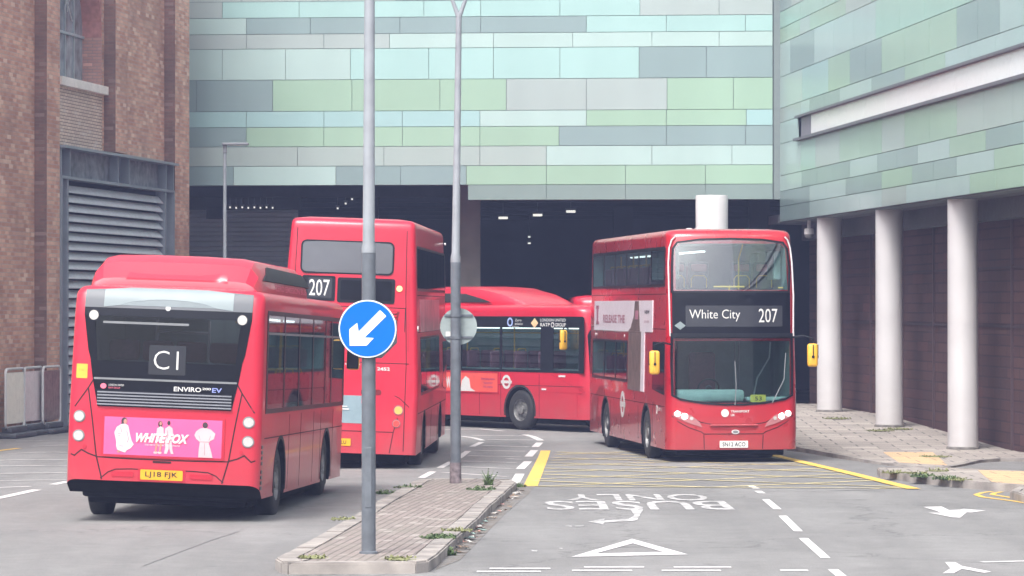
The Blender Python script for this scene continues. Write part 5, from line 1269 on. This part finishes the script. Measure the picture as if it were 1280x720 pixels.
# local frame: x along the wall (away from camera), y = out towards the road (+X side)
hd = Vector((.15, 1, 0)).normalized(); ho = Vector((hd.y, -hd.x, 0))
MH = hinv @ Matrix(((hd.x, ho.x, 0, -10.4), (hd.y, ho.y, 0, 77), (0, 0, 1, 0), (0, 0, 0, 1)))
def hu(Y): return (Y-77)/hd.y
HT = 15.0
def hb(name, boxes, m, uv=True, bev=0):
    bm = bmesh.new()
    for b in boxes: add_box(bm, *b, M=MH, bev=bev)
    bmesh.ops.recalc_face_normals(bm, faces=bm.faces)
    me = bpy.data.meshes.new(name); bm.to_mesh(me); bm.free(); box_uv(me); return link(name, me, m, hall, xf=False)
w0, w1 = hu(77.75), hu(81.5); sill = 7.95; spring = 9.15; o_ = .28
hb('wall', [(hu(60), w0, -.8, 0, -.3, HT), (w1, hu(88.9), -.8, 0, -.3, HT), (w0, w1, -.8, 0, -.3, sill-.12), (w0, w1, -.8, 0, spring+1.95, HT), (hu(60), hu(88.9), -12, -.81, -.3, HT), ], BR1)
hb('window_spandrel', [(w0+.002, w1-.002, -.5, -.004, 6.4, sill-.13)], BR3)
hb('brick_panel', [(w0, w1, .0, .012, 6.45, sill-.12)], BR3)
# arch over the window
n = 16; bm = bmesh.new(); cxm = (w0+w1)/2; ra = (w1-w0)/2
for k in range(n):
    a0, a1 = math.pi*k/n, math.pi*(k+1)/n
    q = [(cxm-ra*math.cos(a0), spring+ra*math.sin(a0)), (cxm-ra*math.cos(a1), spring+ra*math.sin(a1)), (cxm-ra*math.cos(a1), spring+1.96), (cxm-ra*math.cos(a0), spring+1.96)]
    lo = [bm.verts.new(MH @ Vector((u, -.78, v))) for u, v in q]; hi = [bm.verts.new(MH @ Vector((u, -.001, v))) for u, v in q]
    bm.faces.new(hi); bm.faces.new(lo[::-1])
    for j in range(4): bm.faces.new((lo[j], lo[(j+1) % 4], hi[(j+1) % 4], hi[j]))
bmesh.ops.recalc_face_normals(bm, faces=bm.faces); me = bpy.data.meshes.new('arch'); bm.to_mesh(me); bm.free(); box_uv(me); link('window_arch', me, mat('red_arch_brick', (.42, .20, .18), .8, var=.2, scale=8), hall, xf=False)
PINKB = brick_mat('pink_reveal_brick', (.44, .24, .20), (.50, .29, .24), (.28, .22, .21), sooty=(.26, .16, .16), sootamt=.4)
hb('window_reveal', [(w1-.012, w1+.0, -.55, .004, sill, spring)], PINKB)
wn = hb('window', [(w0, w1, -.52, -.47, sill, spring+ra)], mat('leaded_window_glass', (.24, .29, .32), .15, var=.5, scale=3, coat=.3))
bm = bmesh.new()
for zz in (sill+1.2, sill+2.5): add_box(bm, w0, w1, -.47, -.42, zz-.03, zz+.03, M=MH)
for u in [w0+.75*k for k in range(1, 5)]: add_box(bm, u-.015, u+.015, -.47, -.44, sill, spring+ra, M=MH)
bm_link('glazing_bar', bm, mat('pale_glazing_bar', (.34, .38, .40), .5), wn, xf=False)
bm = bmesh.new(); rb_ = random.Random(5)
for k in range(16):
    u = rb_.uniform(w0+1.0, w1-.1); v = rb_.uniform(sill+1.3, sill+2.9); pts = []
    for j in range(5): pts.append(MH @ Vector((u, -.40, v))); u += rb_.uniform(-.25, .25); v += rb_.uniform(.08, .25)
    add_tube(bm, pts, .014, 5)
bm_link('iron_tracery', bm, mat('iron_tracery_grey', (.45, .48, .50), .5), wn, xf=False)
hb('window_sill', [(w0-.06, w1+.12, -.45, .14, sill-.16, sill+.04)], mat('stone_sill', (.72, .68, .64), .7, var=.1, scale=4), bev=.01)
piers = [(hu(76.0), hu(77.02), -.3), (hu(81.72), hu(82.8), 6.45), (hu(87.42), hu(88.9), -.3), (hu(70), hu(71), -.3)]
for a, b, zb in piers:
    hb('pier', [(a, b, .001, o_, zb, HT)], BR1)
    hb('pier_return', [(a-.012, a-.001, .002, o_, zb, HT)], BR2)
# steel lintel and louvre
STL = mat('grey_steel_paint', (.21, .235, .27), .5, coat=.1, var=.12, scale=2.5, rvar=.1)
STLD = mat('dirty_steel', (.17, .18, .21), .65, var=.45, scale=4)
l0, l1 = hu(77.06), hu(87.3); y_ = .31
ln = hb('steel_lintel', [(l0, l1, .03, .08, 5.72, 6.34)], STLD)
bm = bmesh.new()
add_box(bm, l0-.02, l1+.02, .0, y_+.10, 6.34, 6.40, M=MH); add_box(bm, l0, l1, .0, y_, 5.66, 5.72, M=MH)
for u in (l0+.02, l0+.75, hu(81.9), hu(82.9), l1-.85, l1-.08): add_box(bm, u, u+.05, .08, y_-.02, 5.72, 6.34, M=MH)
bm_link('lintel_flange', bm, STL, ln, xf=False)
lf = hb('louvre_frame', [(l0, l0+.10, .0, y_, -.2, 5.66), (l0+.62, l0+.72, .0, y_-.04, -.2, 5.66), (l0+.10, l0+.62, .0, .10, -.2, 5.66)], STL)
lf = hb('louvre_frame', [(l1-.10, l1, .0, y_, -.2, 5.66), (l1-.85, l1-.72, .0, y_-.04, -.2, 5.66), (l1-.72, l1-.10, .0, .10, -.2, 5.66)], STL)
bm = bmesh.new(); k = 0; zz = 5.45
while zz > -.1:
    pr = [(.06, zz+.06), (.20, zz-.09), (.22, zz-.09), (.22, zz-.07), (.08, zz+.09), (.06, zz+.09)]
    A = [bm.verts.new(MH @ Vector((l0+.72, a, b))) for a, b in pr]; B_ = [bm.verts.new(MH @ Vector((l1-.85, a, b))) for a, b in pr]
    for j in range(6): bm.faces.new((A[j], A[(j+1) % 6], B_[(j+1) % 6], B_[j]))
    bm.faces.new(A); bm.faces.new(B_[::-1]); zz -= .217
bm_link('louvre_slat', bm, mat('slat_steel', (.50, .52, .56), .45, var=.1), hall, xf=False)
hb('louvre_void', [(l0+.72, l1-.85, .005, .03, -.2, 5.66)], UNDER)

# ---------------------------------------------------------------- street furniture
POLE = mat('galvanised_pole_paint', (.25, .27, .295), .45, coat=.15, var=.12, scale=5, rvar=.08)
POLE2 = mat('dark_pole_base_paint', (.115, .13, .15), .45, coat=.1, var=.2, scale=7, rvar=.08)
def zt(py, Y): return 2.8 + (HY-py)*Y/F
p1 = (-1.55, 37.2)
t = thing('sign_pole', 'near grey lamp column at the front of the brick island, with a blue arrow sign', 'lamp post', (p1[0], p1[1], iz(*p1)), 0, 'grey lamp columns on the island')
z0 = iz(*p1); js = zt(316, 37.2)-z0
bm = bmesh.new(); add_tube(bm, [(0, 0, 0), (0, 0, .02), (0, 0, .03), (0, 0, js)], [.10, .10, .077, .075], 24); bm_link('base_section', bm, POLE2, t, smooth=True)
bm = bmesh.new(); add_tube(bm, [(0, 0, js), (0, 0, js+.06), (0, 0, js+.1), (.02, 0, 9.2)], [.078, .076, .066, .045], 20)
bm_link('shaft', bm, POLE, t, smooth=True)
bm = bmesh.new(); add_tube(bm, [(.02, 0, 9.2), (.0, .1, 9.45), (0, .7, 9.6), (0, 1.1, 9.62)], .03, 10); bm_link('arm', bm, POLE, t, smooth=True)
bm = bmesh.new(); add_box(bm, -.14, .14, 1.0, 1.75, 9.55, 9.66, bev=.04); bm_link('lamp_head', bm, POLE, t, smooth=True)
bm = bmesh.new(); add_box(bm, -.035, .035, -.082, -.07, .5, 1.15, bev=.005); bm_link('access_door', bm, POLE2, t)
# blue keep-left sign
s = thing('keep_left_sign', 'round blue sign with a white arrow pointing down to the left', 'sign', (p1[0]-.008, p1[1]-.10, zt(411, 37.1)))
SS = plane((0, 0, 0), (1, 0, 0), (0, 0, 1))
SGB = mat('sign_blue', (.0, .13, .95), .45, var=.03, spec=.2); SGW = mat('sign_white', (.72, .75, .80), .35, var=.02)
patch('rim', circ(0, 0, .312, 64), SS, SGW, s, off=.012, thick=.022, grid=0); patch('face', circ(0, 0, .297, 64), SS, SGB, s, off=.016, thick=.006, grid=0)
q = lambda x, y: ((x-460.5)/115.5, (411-y)/115.5)
patch('arrow', [q(438.4, 432.2), q(437.9, 411.5), q(447.7, 403.6), q(449.5, 414.5), q(476.2, 387.6), q(484, 395.2), q(457, 421.8), q(468.5, 422.5), q(459.3, 432)], SS, SGW, s, off=.020, thick=.005, grid=0)
bm = bmesh.new(); add_lathe(bm, [(0, 0), (.29, 0), (.305, .02), (.305, .05), (.27, .07), (0, .07)], 8, Matrix.Translation((.035, .012, -.035)) @ Matrix.Rotation(rad(-90), 4, 'X') @ Matrix.Rotation(rad(22.5), 4, 'Z')); bm_link('housing', bm, mat('sign_back_grey', (.13, .14, .16), .5), s)
bm = bmesh.new()
for zz in (-.17, .17): add_box(bm, -.12, .12, .02, .07, zz-.02, zz+.02); add_lathe(bm, [(.083, -.02), (.09, -.02), (.09, .02), (.083, .02)], 20, Matrix.Translation((.008, .10, zz)))
bm_link('bracket', bm, POLE2, s)
# far pole with forked head
p2 = ((569.5-CX)*53.2/F, 53.2); z0 = iz(*p2)
t = thing('forked_lamp_post', 'far grey lamp column at the back of the island, forking into two arms', 'lamp post', (p2[0], p2[1], z0), 0, 'grey lamp columns on the island')
js = zt(328, 53.2)-z0; fk = zt(16, 53.2)-z0
bm = bmesh.new(); add_tube(bm, [(0, 0, 0), (0, 0, .32)], [.092, .088], 20); bm_link('rusty_foot', bm, mat('rusty_base', (.17, .14, .15), .8, var=.5, scale=14), t, smooth=True)
bm = bmesh.new(); add_tube(bm, [(0, 0, .32), (0, 0, js)], [.082, .078], 20); bm_link('base_section', bm, POLE2, t, smooth=True)
bm = bmesh.new(); add_tube(bm, [(0, 0, js), (0, 0, js+.08), (0, 0, js+.14), (.05, 0, fk)], [.08, .078, .062, .045], 20); bm_link('shaft', bm, POLE, t, smooth=True)
for sx in (-1, 1):
    bm = bmesh.new(); add_tube(bm, [(.05, 0, fk-.08), (.05+sx*.05, 0, fk+.06), (.05+sx*.12, 0, fk+.25), (.05+sx*.3, 0, fk+.9), (.05+sx*.7, 0, fk+1.5), (.05+sx*1.2, 0, fk+1.6)], [.04, .034, .03, .028, .026, .025], 10); bm_link('arm', bm, POLE, t, smooth=True)
    bm = bmesh.new(); a, b = sorted((.05+sx*1.1, .05+sx*1.75)); add_box(bm, a, b, -.13, .13, fk+1.55, fk+1.66, bev=.04); bm_link('lamp_head', bm, POLE, t, smooth=True)
s = thing('traffic_sign_back', 'round grey back of a sign fixed to the far lamp column', 'sign', (p2[0]+.045, p2[1]+.11, zt(408, 53.3)))
bm = bmesh.new(); add_lathe(bm, [(0, 0), (.285, 0), (.285, .012), (0, .012)], 48, Matrix.Rotation(rad(-90), 4, 'X')); bm_link('plate', bm, mat('pale_sign_back', (.27, .32, .32), .45, var=.06), s)
bm = bmesh.new()
for zz in (-.17, .17): add_box(bm, -.22, .22, -.022, -.002, zz-.016, zz+.016); add_lathe(bm, [(.083, -.02), (.092, -.02), (.092, .02), (.083, .02)], 20, Matrix.Translation((-.045, -.11, zz)))
bm_link('bracket', bm, POLE2, s)
patch('sticker', rrect(-.20, -.19, -.09, -.08, .01), SS, WHT, s, off=.006, thick=.005, grid=0)
# street lamp by the brick building
X, Y = (281-CX)*84/F, 84.0; z0 = zg(X, Y); hh = zt(181, Y)-z0
t = thing('street_lamp', 'slim grey street lamp with flat head beside the brick building', 'lamp post', (X, Y, z0))
bm = bmesh.new(); add_tube(bm, [(0, 0, 0), (0, 0, 1.2), (0, 0, 1.25), (0, 0, hh)], [.075, .075, .05, .04], 14); bm_link('pole', bm, POLE, t, smooth=True)
bm = bmesh.new(); add_box(bm, -.05, .05, -.06, .06, hh-.2, hh+.02, bev=.015); add_box(bm, -.06, .58, -.14, .14, hh-.01, hh+.05, bev=.02); bm_link('lamp_head', bm, mat('lamp_head_grey', (.22, .23, .25), .4), t, smooth=True)
bm = bmesh.new(); add_box(bm, .1, .5, -.1, .1, hh-.025, hh-.012); bm_link('lens', bm, LENSW, t)
# barriers on rubber feet
BFR = mat('barrier_frame', (.48, .49, .50), .45, var=.1)
def barrier(Xc, Yc, ang, panel, label, L_=1.35, h=1.24):
    t = thing('barrier', label, 'barrier', (Xc, Yc, zg(Xc, Yc)), ang, 'barriers against the brick building')
    bm = bmesh.new(); pts = []
    for u, v in rrect(-L_/2, .22, L_/2, .22+h, .12, 5): pts.append((u, 0, v))
    pts.append(pts[0]); add_tube(bm, pts, .028, 8, caps=False)
    bm_link('frame', bm, BFR, t, smooth=True)
    bm = bmesh.new(); add_box(bm, -L_/2+.05, L_/2-.05, -.012, .012, .30, .14+h, bev=.01); bm_link('panel', bm, panel, t)
    bm = bmesh.new()
    add_box(bm, -L_/2-.1, L_/2+.1, -.28, .28, 0, .11, bev=.05); add_box(bm, -L_/2+.1, L_/2-.1, -.12, .12, .10, .24, bev=.04)
    bm_link('rubber_foot', bm, mat('foot_rubber', (.055, .06, .07), .6, var=.2), t, smooth=True)
    return t
hang = math.atan2(1, .15)
barrier(-10.55, 73.0, hang, mat('cream_panel', (.80, .80, .70), .5, var=.08), 'barrier with a cream panel, nearest of the row by the brick wall')
barrier(-10.38, 74.6, hang, mat('pinkish_panel', (.70, .64, .65), .45, var=.1), 'barrier with a pinkish grey panel between two others')
barrier(-10.12, 75.6, hang, mat('smoky_panel', (.20, .16, .16), .3, var=.4), 'barrier with a dark brownish panel, furthest of the row by the brick wall')
for X, Y, lab in ((-9.6, 76.3, 'black rubber block on the ground past the last barrier'),):
    bm = bmesh.new(); add_box(bm, -.5, .5, -.25, .25, 0, .14, bev=.06); add_box(bm, -.2, .2, -.12, .12, .12, .22, bev=.04)
    o = bm_link('rubber_block', bm, mat('foot_rubber', (.055, .06, .07), .6), smooth=True); o.location = (X, Y, 0); o.rotation_euler[2] = hang; tag(o, lab, 'barrier foot')

# ---------------------------------------------------------------- weeds and litter
GRN = mat('weed_green', (.085, .135, .045), .6, var=.35, scale=9); GRN2 = mat('dry_weed', (.20, .21, .09), .7, var=.3, scale=9)
def weed(px, py, zf, n, h, spread, label, m=GRN, tall=0):
    n = int(n*.7); spread *= .85; X, Y = gpt(px, py, zf); z_ = zf(X, Y); r = random.Random(int(px*7+py)); bm = bmesh.new()
    mv = [bm.verts.new((spread*.95*math.cos(q_)*r.uniform(.7, 1.1), spread*1.3*math.sin(q_)*r.uniform(.7, 1.1), .006)) for q_ in [k*.449 for k in range(14)]]; mc = bm.verts.new((0, 0, .012))
    for k in range(14): bm.faces.new((mv[k], mv[(k+1) % 14], mc))
    for k in range(n):
        a = r.uniform(0, 6.28); d = spread*math.sqrt(r.random()); b = Vector((d*math.cos(a), d*math.sin(a)*1.4, -.01)); hh = .7*h*r.uniform(.35, 1)*(1-.5*d/spread)
        lean = Vector((r.uniform(-.6, .6), r.uniform(-.6, .6), 0))*hh; wv = Vector((r.uniform(-1, 1), r.uniform(-1, 1), 0)).normalized()*r.uniform(.006, .016)
        pts = [b, b+lean*.3+Vector((0, 0, hh*.55)), b+lean+Vector((0, 0, hh))]
        v = [bm.verts.new(pts[0]-wv), bm.verts.new(pts[0]+wv), bm.verts.new(pts[1]+wv), bm.verts.new(pts[1]-wv), bm.verts.new(pts[2])]
        bm.faces.new(v[:4]); bm.faces.new((v[3], v[2], v[4]))
        for j in range(4):
            c = pts[0].lerp(pts[2], r.uniform(.3, 1)); dv = Vector((r.uniform(-1, 1), r.uniform(-1, 1), r.uniform(-.2, .7))).normalized(); sd = dv.cross(Vector((0, 0, 1))).normalized()*.014; l_ = r.uniform(.02, .045)
            bm.faces.new([bm.verts.new(c), bm.verts.new(c+dv*l_*.5+sd), bm.verts.new(c+dv*l_), bm.verts.new(c+dv*l_*.5-sd)])
    o = bm_link('weed', bm, m, recalc=False); o.location = (X, Y, z_); tag(o, label, 'weed', 'weeds on the islands')
rz_ = lambda X, Y: iz(X, Y)
weed(610, 606, rz_, 50, .42, .10, 'tall thin weed on the island behind the far lamp column')
weed(603, 612, rz_, 60, .12, .28, 'low weed at the foot of the tall thin weed')
weed(556, 694, zg, 100, .20, .14, 'bushy green weed growing against the kerb at the near corner of the island', tall=1)
weed(548, 672, rz_, 120, .10, .24, 'spreading green weed on the paving near the corner kerb')
weed(571, 663, rz_, 60, .08, .22, 'flat weed along the right kerb of the island', GRN2)
weed(430, 649, rz_, 60, .07, .2, 'yellowish weed on the left kerb beside the near pole', GRN2)
weed(500, 699, rz_, 70, .07, .22, 'dry yellow grass tuft on the front kerb of the island', GRN2)
weed(391, 697, rz_, 60, .05, .2, 'sparse dry weed at the front left corner of the island', GRN2)
weed(478, 617, zg, 80, .13, .22, 'green weed in the gutter on the left side of the island')
weed(510, 609, rz_, 50, .09, .25, 'dark weed at the back left of the island')
weed(649, 609, zg, 60, .14, .12, 'weed at the back right corner of the island near the yellow bar')
for k, (x, y, n_, h_) in enumerate(((1118, 591, 40, .12), (1145, 592, 50, .10), (1152, 595.5, 80, .13), (1180, 598.5, 80, .15), (1171, 589, 40, .12), (1200, 600, 50, .10))):
    weed(x, y, iz, n_, h_, .25, ['pale weed at the tip of the narrow island', 'thin weed near the tip of the narrow island', 'bushy weed in the middle of the narrow island', 'largest weed on the edge of the narrow island', 'small weed on the back of the narrow island', 'small weed beside the tactile slabs of the narrow island'][k], GRN if k in (2, 3) else GRN2)
for k, (x, y) in enumerate(((1046, 523), (1122, 536), (1100, 538), (1168, 571))): weed(x, y, zp, 70, .08, .4, ['low weeds at the foot of the furthest column', 'low weeds at the foot of the middle column', 'weed in a paving joint before the middle column', 'weed in the joint beside the tan slabs'][k], GRN2)
# litter in the gutter along the right kerb
bm = bmesh.new(); r = random.Random(9)
LM = [mat('litter_paper', (.5, .48, .45), .6), mat('litter_brown', (.24, .17, .12), .8), mat('litter_red', (.42, .22, .19), .6), mat('litter_green', (.25, .36, .32), .6)]
for k in range(90):
    tt = r.random(); px = 560+88*tt+r.uniform(0, 16)*(1-tt*.3); py = 692-80*tt+r.uniform(-3, 5)
    X, Y = gpt(px, py); zz = zg(X, Y); s_ = r.uniform(.015, .05) if r.random() < .8 else r.uniform(.05, .10); mi = r.choice((0, 0, 1, 1, 1, 1, 2, 3))
    c = Vector((X, Y, zz+.012)); vs = [bm.verts.new(c+Vector((math.cos(a+r.uniform(-.3, .3))*s_, math.sin(a)*s_, r.uniform(0, .03)))) for a in (0, 1.3, 2.5, 3.8, 5)]
    f = bm.faces.new(vs); f.material_index = mi
o = bm_link('litter', bm, LM, recalc=False); o['kind'] = 'stuff'; o['label'] = 'dead leaves and scraps of litter in the gutter along the right kerb'; o['category'] = 'litter'
bm = bmesh.new()
DIRT = worn_paint('gutter_dirt', (.15, .125, .105), .40, 5)
on_road('gutter_dirt', [gp([(545, 712), (575, 700), (662, 616), (668, 607), (648, 605), (550, 692)])], DIRT, off=.004)
# ---------------------------------------------------------------- vehicles
def at(x, y, heading):         # yaw from a heading angle measured from +Y towards +X
    return (x, y, zg(x, y)), -rad(heading)
loc, rz = at(-4.22, 49.07, 3.8)
single_decker('single_decker_bus', 'red single decker seen from behind with route C1 and a pink poster', loc, rz, 'red single decker buses', L=9.6, W=2.52, H=2.98, roll=rad(2.1), pitch=rad(-.9),
    pod=(-4.8+.36, 1.0, 1.13, 2.93, 3.41, RED, .45, .75, [(-4.0, 3.13), (.8, 3.13), (.45, 3.30), (-3.1, 3.32)], ('ZERO EMISSION BUS', (-2.9, 3.02, .4, 3.10))), rear_detail=True)
loc, rz = at(-2.86, 67.3, 1.8)
double_decker('double_decker_bus', 'red double decker seen from behind showing 207 in a small black panel', loc, rz, 'red double decker buses', L=10.6, W=2.56, H=4.56, roll=rad(2.0), kind='rear')
loc, rz = at(3.57, 70.36, 180-6.9)
double_decker('double_decker_bus', 'red double decker facing the camera with White City 207 on its screen and headlamps lit', loc, rz, 'red double decker buses', L=10.5, W=2.53, H=4.44, kind='front', paint=RED2)
loc, rz = at(-.519, 85.94, 90+52)
b3 = single_decker('single_decker_bus', 'red single decker seen from the side, turning across behind the far lamp column', loc, rz, 'red single decker buses', L=10.8, W=2.5, H=3.0,
    pod=(-4.6, 2.45, 1.05, 2.98, 3.46, RED, .4, 2.3, [(-2.6, 3.08), (1.35, 3.08), (1.0, 3.16), (.3, 3.28), (-2.4, 3.32)]), axles=(-3.4, 2.75), poster=True)
loc, rz = at(2.80, 93.4, 180)
single_decker('single_decker_bus', 'red single decker deepest in the dark hall, only a corner of its roof showing', loc, rz, 'red single decker buses', L=10.2, W=2.5, H=3.24)

# ---------------------------------------------------------------- camera, light, added veil
cam = bpy.data.cameras.new('camera'); co = bpy.data.objects.new('camera', cam); C.objects.link(co); sc.camera = co
cam.sensor_width = 36; cam.lens = 36*F/1280; cam.clip_start = .5; cam.clip_end = 1500
co.location = (0, 0, HC); co.rotation_euler = (rad(90) + math.atan((HY-360)/F), 0, 0)
SUN_EL, SUN_AZ = 54, 203       # azimuth of the sun, clockwise from +Y: behind the camera
w = bpy.data.worlds.new('World'); sc.world = w; w.use_nodes = True; nt = w.node_tree
bg = nt.nodes['Background']; sky = nt.nodes.new('ShaderNodeTexSky'); sky.sky_type = 'NISHITA'; sky.sun_disc = False
sky.sun_elevation = rad(SUN_EL); sky.sun_rotation = rad(SUN_AZ); sky.air_density = 1.0; sky.dust_density = 6.0; sky.ozone_density = 1.0
hs = nt.nodes.new('ShaderNodeHueSaturation'); hs.inputs['Saturation'].default_value = .35
nt.links.new(sky.outputs[0], hs.inputs['Color']); nt.links.new(hs.outputs[0], bg.inputs['Color']); bg.inputs['Strength'].default_value = .15
sun = bpy.data.lights.new('sun', 'SUN'); so = bpy.data.objects.new('sun', sun); C.objects.link(so); sun.energy = 1.3; sun.angle = rad(25); sun.color = (1, .96, .92)
a = rad(SUN_AZ); d = Vector((math.sin(a)*math.cos(rad(SUN_EL)), math.cos(a)*math.cos(rad(SUN_EL)), math.sin(rad(SUN_EL))))
so.rotation_euler = d.to_track_quat('Z', 'Y').to_euler()
vs_ = sc.view_settings; vs_.view_transform = 'Standard'; vs_.look = 'None'; vs_.gamma = 1; vs_.exposure = EXPO
sc.render.engine = 'CYCLES'; cy = sc.cycles; cy.use_denoising = True
try: cy.denoiser = 'OPENIMAGEDENOISE'
except Exception: pass
cy.max_bounces = 7; cy.diffuse_bounces = 4; cy.glossy_bounces = 4; cy.transparent_max_bounces = 12; cy.volume_bounces = 0; cy.sample_clamp_indirect = 8
if HAZE:
    bm = bmesh.new(); add_box(bm, -60, 60, -25, 135, -1.3, 16)  # even volume added to lift the dark tones like a lens veil
    m = bpy.data.materials.new('thin_veil'); m.use_nodes = True; nt = m.node_tree; nt.nodes.clear()
    o = nt.nodes.new('ShaderNodeOutputMaterial'); v = nt.nodes.new('ShaderNodeVolumePrincipled'); v.inputs['Color'].default_value = VEIL_COL; v.inputs['Density'].default_value = HAZE; v.inputs['Anisotropy'].default_value = 0.2
    nt.links.new(v.outputs[0], o.inputs['Volume']); h = bm_link('veil', bm, m); h['kind'] = 'stuff'; h['label'] = 'thin added veil lifting the dark tones over the whole street'; h['category'] = 'veil'
